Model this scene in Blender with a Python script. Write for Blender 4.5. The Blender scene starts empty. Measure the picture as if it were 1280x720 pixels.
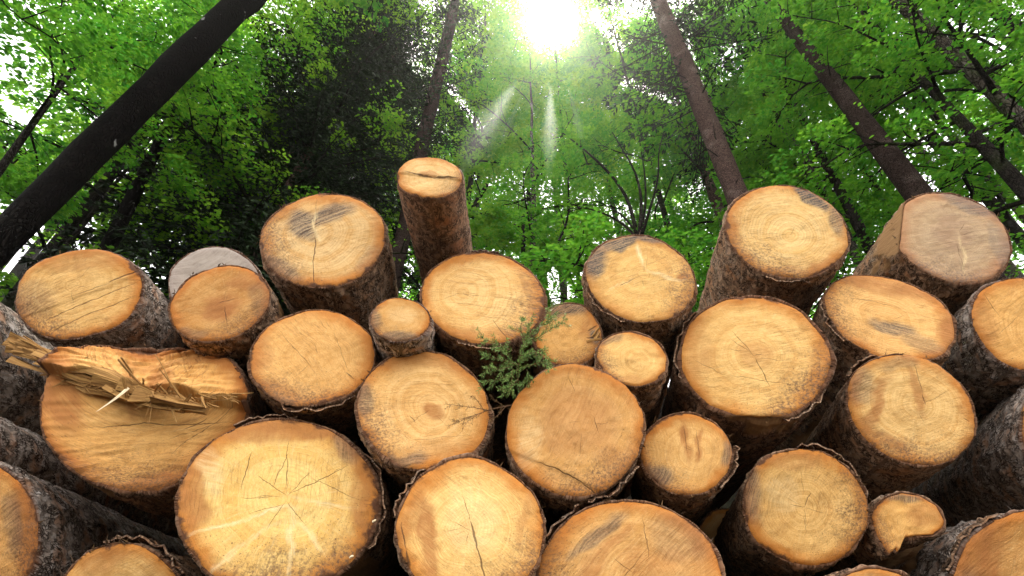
import bpy, math
import numpy as np
from math import radians, sin, cos, pi

# ------------------------------------------------------------------ camera, light, exposure
F, PITCH, EYE = 600.0, radians(36), 0.62           # focal length in 1280-px units, upward pitch, lens height
SC = bpy.context.scene
COL = SC.collection
cam = bpy.data.cameras.new('camera'); camo = bpy.data.objects.new('camera', cam); COL.objects.link(camo)
cam.sensor_width = 36; cam.lens = 36 * F / 1280; cam.clip_start = 0.02; cam.clip_end = 600
camo.location = (0, 0, EYE); camo.rotation_euler = (pi / 2 + PITCH, 0, 0)
SC.camera = camo
CS, SN = cos(PITCH), sin(PITCH)

def ray(px, py):
    x = (np.asarray(px, float) - 640) / F; y = (360 - np.asarray(py, float)) / F
    return np.stack([x, CS - y * SN, SN + y * CS], -1)

SUN = ray(690, 28); SUN = SUN / np.linalg.norm(SUN)
SUN_EL = math.asin(SUN[2]); SUN_AZ = math.atan2(SUN[0], SUN[1])
w = bpy.data.worlds.new('World'); SC.world = w; w.use_nodes = True
wn = w.node_tree.nodes; wl = w.node_tree.links
bg = wn['Background']
sky = wn.new('ShaderNodeTexSky'); sky.sky_type = 'NISHITA'; sky.sun_disc = False
sky.sun_elevation = SUN_EL; sky.sun_rotation = SUN_AZ
sky.air_density = 1.0; sky.dust_density = 4.0; sky.ozone_density = 0.6
veil = wn.new('ShaderNodeMix'); veil.data_type = 'RGBA'      # a thin, even veil of bright white cloud over the blue
veil.inputs['Factor'].default_value = 0.8
veil.inputs['B'].default_value = (9.3, 9.05, 8.9, 1)
wl.new(sky.outputs[0], veil.inputs['A']); wl.new(veil.outputs['Result'], bg.inputs['Color'])
bg.inputs['Strength'].default_value = 0.14
sl = bpy.data.lights.new('sun', 'SUN'); sl.energy = 4.0; sl.angle = radians(0.55); sl.color = (1, .94, .83)
so = bpy.data.objects.new('sun', sl); COL.objects.link(so); so.location = (0, 30, 60)
from mathutils import Vector
so.rotation_euler = Vector(-SUN).to_track_quat('-Z', 'Y').to_euler()
SC.view_settings.view_transform = 'Standard'; SC.view_settings.look = 'None'
SC.view_settings.exposure = 1.5; SC.view_settings.gamma = 1
SC.render.engine = 'CYCLES'
try:
    SC.cycles.use_denoising = True; SC.cycles.max_bounces = 8; SC.cycles.transmission_bounces = 4
    SC.cycles.diffuse_bounces = 5; SC.cycles.sample_clamp_indirect = 6
except Exception:
    pass

# ------------------------------------------------------------------ helpers
RNG = np.random.default_rng(7)

def _h(i, j, k, s):
    i = i.astype(np.uint32); j = j.astype(np.uint32); k = k.astype(np.uint32)
    n = i * np.uint32(374761393) + j * np.uint32(668265263) + k * np.uint32(2147483647 - 58) + np.uint32((s * 974711 + 12345) & 0xffffffff)
    n = (n ^ (n >> np.uint32(13))) * np.uint32(1274126177)
    n = (n ^ (n >> np.uint32(16))) * np.uint32(2246822519)
    return ((n ^ (n >> np.uint32(15))) & np.uint32(0xffffff)).astype(float) / 0xffffff

def vnoise(P, seed=0):
    P = np.asarray(P, float); f = np.floor(P); d = P - f; d = d * d * (3 - 2 * d)
    i, j, k = (f[..., a].astype(np.int64) + 100000 for a in range(3))
    out = 0
    for a in (0, 1):
        for b in (0, 1):
            for c in (0, 1):
                wt = (d[..., 0] if a else 1 - d[..., 0]) * (d[..., 1] if b else 1 - d[..., 1]) * (d[..., 2] if c else 1 - d[..., 2])
                out = out + wt * _h(i + a, j + b, k + c, seed)
    return out * 2 - 1

def fbm(P, seed=0, o=4):
    P = np.asarray(P, float); t = 0; a = 1; n = 0
    for q in range(o):
        t = t + a * vnoise(P * 2 ** q, seed + q * 17); n += a; a *= .5
    return t / n

def worley(P, seed=0):
    P = np.asarray(P, float); f = np.floor(P).astype(np.int64); b1 = np.full(P.shape[:-1], 9.); b2 = b1.copy()
    for a in (-1, 0, 1):
        for b in (-1, 0, 1):
            for c in (-1, 0, 1):
                g = f + np.array([a, b, c]); u = g + 100000
                pt = g + np.stack([_h(u[..., 0], u[..., 1], u[..., 2], seed + q) for q in (1, 2, 3)], -1)
                dd = np.linalg.norm(pt - P, axis=-1)
                b2 = np.minimum(b2, np.maximum(b1, dd)); b1 = np.minimum(b1, dd)
    return b1, b2

def sstep(a, b, x):
    t = np.clip((x - a) / (b - a), 0, 1); return t * t * (3 - 2 * t)

def mesh(name, V, faces, mat, parent=None, smooth=True, uvs=None, attrs=None, kind=None, loc=None):
    """faces: list of (n,k) index arrays; one mesh object"""
    V = np.asarray(V, float)
    me = bpy.data.meshes.new(name)
    faces = [np.asarray(f, np.int32) for f in faces if len(f)]
    loops = np.concatenate([f.ravel() for f in faces])
    tot = np.concatenate([np.full(len(f), f.shape[1], np.int32) for f in faces])
    start = np.concatenate([[0], np.cumsum(tot)[:-1]]).astype(np.int32)
    me.vertices.add(len(V)); me.vertices.foreach_set('co', V.astype(np.float32).ravel())
    me.loops.add(len(loops)); me.loops.foreach_set('vertex_index', loops)
    me.polygons.add(len(tot)); me.polygons.foreach_set('loop_start', start); me.polygons.foreach_set('loop_total', tot)
    me.polygons.foreach_set('use_smooth', np.full(len(tot), smooth))
    for nm, uv in (uvs or {}).items():
        l = me.uv_layers.new(name=nm); l.data.foreach_set('uv', np.asarray(uv, np.float32)[loops].ravel())
    for nm, a in (attrs or {}).items():
        a = np.asarray(a, np.float32)
        if a.ndim == 1:
            at = me.attributes.new(nm, 'FLOAT', 'POINT'); at.data.foreach_set('value', a)
        else:
            at = me.attributes.new(nm, 'FLOAT_VECTOR', 'POINT'); at.data.foreach_set('vector', a.ravel())
    me.update(calc_edges=True)
    me.materials.append(mat)
    o = bpy.data.objects.new(name, me); COL.objects.link(o)
    if parent is not None: o.parent = parent
    if kind: o['kind'] = kind
    if loc is not None: o.location = loc
    return o

def tag(o, label, cat, group=None):
    o['label'] = label; o['category'] = cat
    if group: o['group'] = group
    return o

def thing(name, loc, label, cat, group=None):
    o = bpy.data.objects.new(name, None); o.empty_display_size = .1
    COL.objects.link(o); o.location = loc
    return tag(o, label, cat, group)

def tube(P, R, n=8, seed=None, amp=0., cap=True):
    """tube along points P with radii R -> verts, [quads, tris]"""
    P = np.asarray(P, float); R = np.asarray(R, float); m = len(P)
    T = np.gradient(P, axis=0); T /= np.linalg.norm(T, axis=1)[:, None] + 1e-9
    ref = np.array([0, 0, 1.]) if abs(T[0][2]) < .9 else np.array([0, 1., 0])
    A = np.cross(T, ref); A /= np.linalg.norm(A, axis=1)[:, None] + 1e-9; B = np.cross(T, A)
    t = np.linspace(0, 2 * pi, n, endpoint=False)
    O = A[:, None] * np.cos(t)[None, :, None] + B[:, None] * np.sin(t)[None, :, None]
    rad = np.repeat(R[:, None], n, 1)
    if amp: rad = rad * (1 + amp * fbm((P[:, None] + O * R[:, None, None]) * (2.2 / max(R.max(), .02)) * .25, seed or 0, 4))
    V = (P[:, None] + O * rad[..., None]).reshape(-1, 3)
    i = np.arange(m - 1)[:, None] * n; j = np.arange(n)[None]; k = (j + 1) % n
    Q = np.stack([i + j, i + k, i + n + k, i + n + j], -1).reshape(-1, 4)
    fs = [Q]
    if cap:
        V = np.vstack([V, P[:1], P[-1:]]); c0 = m * n
        j = np.arange(n); k = (j + 1) % n
        fs.append(np.vstack([np.stack([np.full(n, c0), k, j], -1), np.stack([np.full(n, c0 + 1), (m - 1) * n + j, (m - 1) * n + k], -1)]))
    return V, fs

class Acc:
    """collects pieces into one mesh"""
    def __init__(s): s.V = []; s.F = {}; s.n = 0
    def add(s, V, fs):
        for f in fs:
            f = np.asarray(f)
            s.F.setdefault(f.shape[1], []).append(f + s.n)
        s.V.append(V); s.n += len(V)
    def out(s): return np.vstack(s.V), [np.vstack(x) for x in s.F.values()]

# ------------------------------------------------------------------ node helpers
class NT:
    def __init__(s, name, rough=.8):
        s.m = bpy.data.materials.new(name); s.m.use_nodes = True; s.t = s.m.node_tree; s.t.nodes.clear()
        s.out = s.t.nodes.new('ShaderNodeOutputMaterial')
    def n(s, typ, ins=None, **pr):
        nd = s.t.nodes.new('ShaderNode' + typ)
        for k, v in pr.items(): setattr(nd, k, v)
        for k, v in (ins or {}).items(): s.put(nd.inputs[k], v)
        return nd
    def put(s, sock, v):
        if isinstance(v, bpy.types.NodeSocket): s.t.links.new(v, sock)
        elif isinstance(v, bpy.types.Node): s.t.links.new(v.outputs[0], sock)
        elif isinstance(v, (tuple, list)) and sock.type == 'RGBA' and len(v) == 3: sock.default_value = (*v, 1)
        else: sock.default_value = v
    def math(s, op, a, b=0., c=None, clamp=False):
        nd = s.n('Math', {0: a, 1: b}, operation=op, use_clamp=clamp)
        if c is not None: s.put(nd.inputs[2], c)
        return nd.outputs[0]
    def vec(s, op, a, b=(0, 0, 0)):
        nd = s.n('VectorMath', {0: a, 1: b}, operation=op)
        return nd.outputs[1] if op in ('DOT_PRODUCT', 'LENGTH', 'DISTANCE') else nd.outputs[0]
    def scale(s, a, f):
        nd = s.n('VectorMath', {0: a}, operation='SCALE'); s.put(nd.inputs['Scale'], f); return nd.outputs[0]
    def mix(s, f, a, b, blend='MIX'):
        nd = s.n('Mix', data_type='RGBA', blend_type=blend); s.put(nd.inputs[0], f); s.put(nd.inputs[6], a); s.put(nd.inputs[7], b)
        return nd.outputs[2]
    def rng(s, v, a, b, c=0., d=1.):
        nd = s.n('MapRange', {0: v, 1: a, 2: b, 3: c, 4: d}, interpolation_type='SMOOTHSTEP'); return nd.outputs[0]
    def noise(s, v, scale, detail=3., rough=.55, dist=0., dim='3D'):
        nd = s.n('TexNoise', noise_dimensions=dim)
        if v is not None: s.put(nd.inputs['W' if dim == '1D' else 'Vector'], v)
        nd.inputs['Scale'].default_value = scale; nd.inputs['Detail'].default_value = detail
        nd.inputs['Roughness'].default_value = rough; nd.inputs['Distortion'].default_value = dist
        return nd.outputs[0]
    def bump(s, h, strength=.5, dist=.01, normal=None):
        nd = s.n('Bump', {'Height': h}); nd.inputs['Strength'].default_value = strength; nd.inputs['Distance'].default_value = dist
        if normal is not None: s.put(nd.inputs['Normal'], normal)
        return nd.outputs[0]
    def principled(s, color, rough=.8, normal=None, spec=.3):
        p = s.n('BsdfPrincipled', {'Base Color': color, 'Roughness': rough}); p.inputs['Specular IOR Level'].default_value = spec
        if normal is not None: s.put(p.inputs['Normal'], normal)
        s.t.links.new(p.outputs[0], s.out.inputs[0]); return p

def bark_mat(name, dark=(.17, .105, .065), mid=(.42, .27, .165), pale=(.52, .42, .32), red=(.42, .19, .075), lich=.25, sx=19., sy=10., flake=1.):
    N = NT(name)
    uv = N.n('UVMap', uv_map='bark').outputs[0]
    p = N.vec('MULTIPLY', uv, (sx, sy, 1))
    wv = N.n('TexNoise'); N.put(wv.inputs['Vector'], p); wv.inputs['Scale'].default_value = .9; wv.inputs['Detail'].default_value = 4
    p2 = N.vec('ADD', p, N.scale(wv.outputs[1], 1.5))
    vo = N.n('TexVoronoi', {'Vector': p2}, feature='DISTANCE_TO_EDGE').outputs[0]
    vc = N.n('TexVoronoi', {'Vector': p2}, feature='F1').outputs['Color']
    sep = N.n('SeparateColor', {0: vc}).outputs
    edge = N.math('MAXIMUM', N.rng(vo, 0., .2), N.rng(N.noise(uv, 22, 4, .6), .42, .60))
    fine = N.noise(N.vec('MULTIPLY', uv, (1, .5, 1)), 62, 3, .55)
    big = N.noise(uv, 7, 4, .6)
    col = N.mix(N.rng(N.math('ADD', N.math('MULTIPLY', sep[0], .6), N.math('MULTIPLY', fine, .6)), .3, .85), dark, mid)
    col = N.mix(N.math('MULTIPLY', N.rng(N.math('ADD', N.math('MULTIPLY', big, .8), N.math('MULTIPLY', sep[1], .22)), .46, .74), lich * 2.2, clamp=True), col, pale)
    col = N.mix(N.math('MULTIPLY', N.rng(N.noise(uv, 11, 3), .5, .68), .55), col, red)
    col = N.mix(edge, (.035, .022, .016), col)
    lip = N.n('Attribute', attribute_name='lip').outputs['Fac']
    peel = N.n('Attribute', attribute_name='peel').outputs['Fac']
    col = N.mix(peel, col, N.mix(N.noise(N.vec('MULTIPLY', uv, (60, 4, 1)), 2, 4, .6), (.16, .075, .03), (.46, .28, .13)))
    col = N.mix(N.math('MULTIPLY', lip, .85), col, N.mix(fine, (.035, .015, .008), (.17, .065, .025)))
    np_ = N.math('SUBTRACT', 1., peel)
    h = N.math('ADD', N.math('MULTIPLY', N.math('MULTIPLY', edge, np_), .6 * flake), N.math('ADD', N.math('MULTIPLY', fine, .40), N.math('MULTIPLY', sep[2], .35 * flake)))
    N.principled(col, .88, N.bump(h, .75, .009), .08)
    return N.m

BARKS = {
 'brown': bark_mat('spruce_bark_brown'),
 'grey': bark_mat('spruce_bark_grey', (.17, .135, .11), (.40, .33, .27), (.62, .56, .50), lich=.42),
 'red': bark_mat('spruce_bark_reddish', (.13, .075, .048), (.34, .205, .125), (.46, .36, .28), (.36, .155, .07), .16, 20, 12, .7),
 'smooth': bark_mat('young_bark', (.05, .034, .024), (.12, .085, .06), (.25, .22, .19), lich=.2, sx=40, sy=14, flake=.6),
}

_seg = None
def seg_group():
    """distance mask to a tapered line segment in face coordinates"""
    global _seg
    if _seg: return _seg
    g = bpy.data.node_groups.new('crack_line', 'ShaderNodeTree')
    for nm, tp in (('P', 'NodeSocketVector'), ('A', 'NodeSocketVector'), ('B', 'NodeSocketVector'), ('Width', 'NodeSocketFloat')):
        g.interface.new_socket(nm, in_out='INPUT', socket_type=tp)
    g.interface.new_socket('Mask', in_out='OUTPUT', socket_type='NodeSocketFloat')
    gi = g.nodes.new('NodeGroupInput'); go = g.nodes.new('NodeGroupOutput'); L = g.links.new
    def v(op, a, b):
        n = g.nodes.new('ShaderNodeVectorMath'); n.operation = op; L(a, n.inputs[0]); L(b, n.inputs[1]); return n
    def m(op, a, b, clamp=False):
        n = g.nodes.new('ShaderNodeMath'); n.operation = op; n.use_clamp = clamp
        for q, x in enumerate((a, b)):
            if isinstance(x, (int, float)): n.inputs[q].default_value = x
            else: L(x, n.inputs[q])
        return n.outputs[0]
    ba = v('SUBTRACT', gi.outputs['B'], gi.outputs['A']).outputs[0]; pa = v('SUBTRACT', gi.outputs['P'], gi.outputs['A']).outputs[0]
    h = m('DIVIDE', v('DOT_PRODUCT', pa, ba).outputs[1], v('DOT_PRODUCT', ba, ba).outputs[1], True)
    sc = g.nodes.new('ShaderNodeVectorMath'); sc.operation = 'SCALE'; L(ba, sc.inputs[0]); L(h, sc.inputs['Scale'])
    ds = v('DISTANCE', pa, sc.outputs[0]).outputs[1]
    hh = m('SUBTRACT', 1.12, m('POWER', m('ABSOLUTE', m('SUBTRACT', m('MULTIPLY', h, 2.), 1.), 0.), 2.5))
    x = m('DIVIDE', ds, m('MULTIPLY', gi.outputs['Width'], hh))
    L(m('SUBTRACT', 1.35, x, True), go.inputs[0])
    _seg = g; return g

def wood_mat(name, seed, cracks, light=(.80, .52, .19), mid=(.60, .315, .08), edge=(.48, .17, .022), rings=34., ringamt=.35, saw=(.5, .5), grey=0., rayamt=.3, blot=.5, tint=None):
    N = NT(name)
    uv = N.n('UVMap', uv_map='face').outputs[0]
    disc = N.n('UVMap', uv_map='disc').outputs[0]
    st = N.n('Attribute', attribute_name='stain')
    stx = N.n('SeparateXYZ', {0: st.outputs['Vector']}).outputs
    off = (seed * 3.17 % 50, seed * 7.31 % 50, seed * 1.7)
    uo = N.vec('ADD', uv, off)
    n1 = N.n('TexNoise'); N.put(n1.inputs['Vector'], uo); n1.inputs['Scale'].default_value = 1.7; n1.inputs['Detail'].default_value = 3
    warp = N.scale(N.vec('SUBTRACT', n1.outputs[1], (.5, .5, .5)), .16)
    uw = N.vec('MULTIPLY', N.vec('ADD', uv, warp), (1, 1, 0))
    rho = N.vec('LENGTH', uw)
    r1 = N.noise(N.math('MULTIPLY_ADD', rho, rings, seed * 5.), 1., 3., .7, dim='1D')
    ring = N.math('ADD', N.math('MULTIPLY', N.rng(r1, .38, .72), .6), N.math('MULTIPLY', N.rng(N.noise(N.math('MULTIPLY_ADD', rho, rings * 2.6, seed * 9.), 1., 2., .6, dim='1D'), .48, .64), .55))
    sx = N.n('SeparateXYZ', {0: uw}).outputs
    ang = N.math('ARCTAN2', sx[1], sx[0])
    rv = N.n('CombineXYZ', {0: N.math('MULTIPLY', N.math('COSINE', ang), 9.), 1: N.math('MULTIPLY', N.math('SINE', ang), 9.), 2: N.math('MULTIPLY', rho, 1.2)}).outputs[0]
    rays = N.noise(rv, 2.2, 5, .7)
    a = saw[0]; ca, sa = cos(a), sin(a)
    su = N.vec('DOT_PRODUCT', uw, (ca, sa, 0)); sv = N.vec('DOT_PRODUCT', uw, (-sa, ca, 0))
    sc = N.n('CombineXYZ', {0: N.math('MULTIPLY', su, 1.1), 1: N.math('MULTIPLY', sv, 21.), 2: seed * 1.3}).outputs[0]
    sawn = N.noise(sc, 1.6, 5, .68)
    speck = N.noise(uo, 36, 4, .78); fib = N.noise(N.n('CombineXYZ', {0: N.math('MULTIPLY', su, 20.), 1: N.math('MULTIPLY', sv, 42.), 2: seed * .7}).outputs[0], 1., 5, .75)
    blotn = N.noise(uo, 2.1, 5, .62, .6)
    dr = N.vec('LENGTH', disc)
    drn = N.math('ADD', dr, N.math('ADD', N.math('MULTIPLY', N.math('SUBTRACT', N.noise(uo, 5.5, 5, .7), .5), .26), N.math('MULTIPLY', N.math('SUBTRACT', N.noise(uo, 1.6, 2, .5), .5), .42)))
    col = N.mix(N.math('MULTIPLY', N.rng(blotn, .38, .7), blot, clamp=True), light, mid)
    band = N.noise(N.math('MULTIPLY_ADD', rho, 6.5, seed * 3.), 1., 2., .6, dim='1D')
    col = N.mix(N.math('MULTIPLY', N.rng(band, .46, .66), .5), col, mid)
    col = N.mix(N.math('MULTIPLY', ring, ringamt), col, N.mix(.5, mid, edge))
    col = N.mix(N.math('MULTIPLY', N.rng(rays, .5, .72), rayamt), col, (.84, .62, .28))
    col = N.mix(N.math('MULTIPLY', N.rng(rays, .46, .26), rayamt * .9), col, mid)
    col = N.mix(N.math('MULTIPLY', N.rng(sawn, .5, .74), saw[1] * .75), col, (.40, .20, .075))
    col = N.mix(N.math('MULTIPLY', N.rng(sawn, .46, .28), saw[1] * .4), col, (.80, .56, .26))
    col = N.mix(N.math('MULTIPLY', N.rng(fib, .52, .70), .42), col, (.42, .20, .06))
    col = N.mix(N.math('MULTIPLY', N.rng(fib, .47, .3), .45), col, (.86, .62, .28))
    col = N.mix(N.math('MULTIPLY', N.rng(speck, .55, .72), N.rng(drn, .45, .98, .16, .85)), col, (.22, .10, .035))
    # orange-brown sapwood towards the rim, strengthened to paint in a shaded edge; thin dark cambium at the very edge
    col = N.mix(N.math('MULTIPLY', N.rng(drn, .42, .95), .32), col, (.58, .27, .055))
    col = N.mix(N.math('MULTIPLY', N.rng(drn, .74, 1.0), .95), col, edge)
    col = N.mix(N.math('MULTIPLY', stx[1], N.rng(N.math('ADD', blotn, N.math('MULTIPLY', sawn, .5)), .45, .95, .45, 1.)), col, (.40, .165, .045))
    gp = N.rng(N.math('ADD', N.math('MULTIPLY', sawn, .8), N.math('MULTIPLY', speck, .45)), .42, .8)
    col = N.mix(N.math('MULTIPLY', stx[0], N.math('MULTIPLY_ADD', gp, .75, .42), clamp=True), col, N.mix(gp, (.27, .235, .19), (.03, .026, .022)))
    # crisp detail: thin latewood lines, drying checks, saw scratches, dirt specks gathered on one side
    patch = N.noise(uo, 1.5, 3, .6)
    rline = N.math('SINE', N.math('MULTIPLY_ADD', rho, 6.283 * (16 + seed * 5 % 11), N.math('MULTIPLY', N.noise(uo, 3.2, 3, .6), 7.)))
    col = N.mix(N.math('MULTIPLY', N.math('MULTIPLY', N.rng(rline, .45, .98), N.rng(patch, .36, .62)), (.14 + ringamt * .5) * (.45 + .8 * (seed * 37 % 10) / 10), clamp=True), col, (.46, .20, .05))
    rv2 = N.n('CombineXYZ', {0: N.math('MULTIPLY', N.math('COSINE', ang), 26.), 1: N.math('MULTIPLY', N.math('SINE', ang), 26.), 2: N.math('MULTIPLY', rho, 2.2)}).outputs[0]
    chk = N.math('ABSOLUTE', N.math('SUBTRACT', N.noise(rv2, 1., 2, .5), .5))
    chm = N.math('MULTIPLY', N.rng(chk, .016, .0), N.math('MULTIPLY', N.rng(rho, .06, .25), N.rng(N.noise(uo, 2.6, 3, .6), .52, .66)))
    col = N.mix(N.math('MULTIPLY', chm, .45 + rayamt * .4, clamp=True), col, (.22, .095, .03))
    sc2 = N.n('CombineXYZ', {0: N.math('MULTIPLY', su, .9), 1: N.math('MULTIPLY', sv, 30.), 2: seed * 2.3}).outputs[0]
    scr = N.math('ABSOLUTE', N.math('SUBTRACT', N.noise(sc2, 1., 3, .6), .5))
    scm = N.math('MULTIPLY', N.rng(scr, .022, .002), N.rng(N.noise(uo, 1.9, 3, .6), .46, .62))
    col = N.mix(N.math('MULTIPLY', scm, .25 + saw[1] * .5, clamp=True), col, (.30, .135, .04))
    dth = seed * 2.4
    dside = N.math('ADD', N.vec('DOT_PRODUCT', disc, (cos(dth), -abs(sin(dth)), 0)), N.math('MULTIPLY', N.math('SUBTRACT', N.noise(uo, 3, 4, .65), .5), 1.1))
    dirt = N.rng(dside, .30, .98)
    sp2 = N.noise(uo, 24, 5, .8)
    col = N.mix(N.math('MULTIPLY', dirt, N.rng(sp2, .42, .60, .10, .92)), col, (.15, .085, .045))
    spk = N.rng(N.noise(uo, 40, 2, .6), .63, .68)
    col = N.mix(N.math('MULTIPLY', spk, N.rng(N.math('ADD', dside, N.math('MULTIPLY', dr, .5)), .1, 1.0, .12, .85)), col, (.10, .05, .022))
    if tint: col = N.mix(1., col, tint, 'MULTIPLY')
    if grey: col = N.mix(grey, col, N.mix(sawn, (.20, .17, .15), (.52, .46, .40)))
    col = N.mix(N.math('MULTIPLY', stx[2], N.rng(rays, .35, .62, .25, .95)), col, (.86, .66, .34))
    col = N.mix(N.rng(drn, .985, 1.05), col, (.10, .04, .016))
    jw = N.n('TexNoise'); N.put(jw.inputs['Vector'], uo); jw.inputs['Scale'].default_value = 7; jw.inputs['Detail'].default_value = 4
    pj = N.vec('MULTIPLY', N.vec('ADD', disc, N.scale(N.vec('SUBTRACT', jw.outputs[1], (.5, .5, .5)), .06)), (1, 1, 0))
    ck = None
    for (u0, v0, u1, v1, wd) in cracks:
        g = N.n('Group'); g.node_tree = seg_group()
        g.inputs['A'].default_value = (u0, v0, 0); g.inputs['B'].default_value = (u1, v1, 0); g.inputs['Width'].default_value = wd * .46
        N.put(g.inputs['P'], pj)
        ck = g.outputs[0] if ck is None else N.math('MAXIMUM', ck, g.outputs[0])
    if ck is not None: col = N.mix(N.math('MULTIPLY', ck, .78), col, (.055, .024, .009))
    h = N.math('ADD', N.math('MULTIPLY', sawn, .55 + saw[1] * .6), N.math('ADD', N.math('MULTIPLY', speck, .55), N.math('MULTIPLY', ring, -.12)))
    h = N.math('SUBTRACT', h, N.math('ADD', N.math('MULTIPLY', scm, .6), N.math('MULTIPLY', chm, .7)))
    if ck is not None: h = N.math('SUBTRACT', h, N.math('MULTIPLY', ck, 1.2))
    N.principled(col, .72, N.bump(N.math('ADD', h, N.math('MULTIPLY', fib, .6)), .5, .006), .25)
    return N.m

# ------------------------------------------------------------------ ground
def ground_z(x, y):
    bank = .40 * sstep(.55, 1.25, y)
    return bank + 2.8 * sstep(4.9, 7.4, y) + .34 * np.maximum(0, y - 7) * (1 - .5 * sstep(25, 60, y)) + 1.2 * sstep(-2.2, -9, y) + .05 * fbm(np.stack([x * .35, y * .35, 0 * x], -1), 3, 3)  # rise behind camera is unseen, added to cut low sky light on the logs

def build_ground():
    g = np.concatenate([-np.geomspace(3, 160, 34)[::-1], np.linspace(-2.9, 2.9, 50), np.geomspace(3, 160, 34)])
    gy = np.concatenate([-np.geomspace(1, 120, 24)[::-1], np.linspace(-.9, 9, 100), np.geomspace(9.2, 160, 34)])
    X, Y = np.meshgrid(g, gy); Z = ground_z(X, Y)
    n = len(g); i, j = np.meshgrid(np.arange(len(gy) - 1), np.arange(n - 1), indexing='ij'); a = (i * n + j).ravel()
    N = NT('forest_soil')
    co = N.n('TexCoord').outputs['Object']
    c = N.mix(N.rng(N.noise(co, 3, 6, .65), .35, .7), (.010, .007, .005), (.03, .021, .013))
    c = N.mix(N.rng(N.noise(co, .5, 4), .5, .65), c, (.012, .016, .006))
    N.principled(c, .9, N.bump(N.noise(co, 22, 5, .7), .8, .03), .15)
    mesh('forest_floor', np.stack([X, Y, Z], -1).reshape(-1, 3), [np.stack([a, a + 1, a + n + 1, a + n], -1)], N.m, kind='structure')
build_ground()

# ------------------------------------------------------------------ the log pile
HO = np.array([0, 0, EYE])

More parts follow.
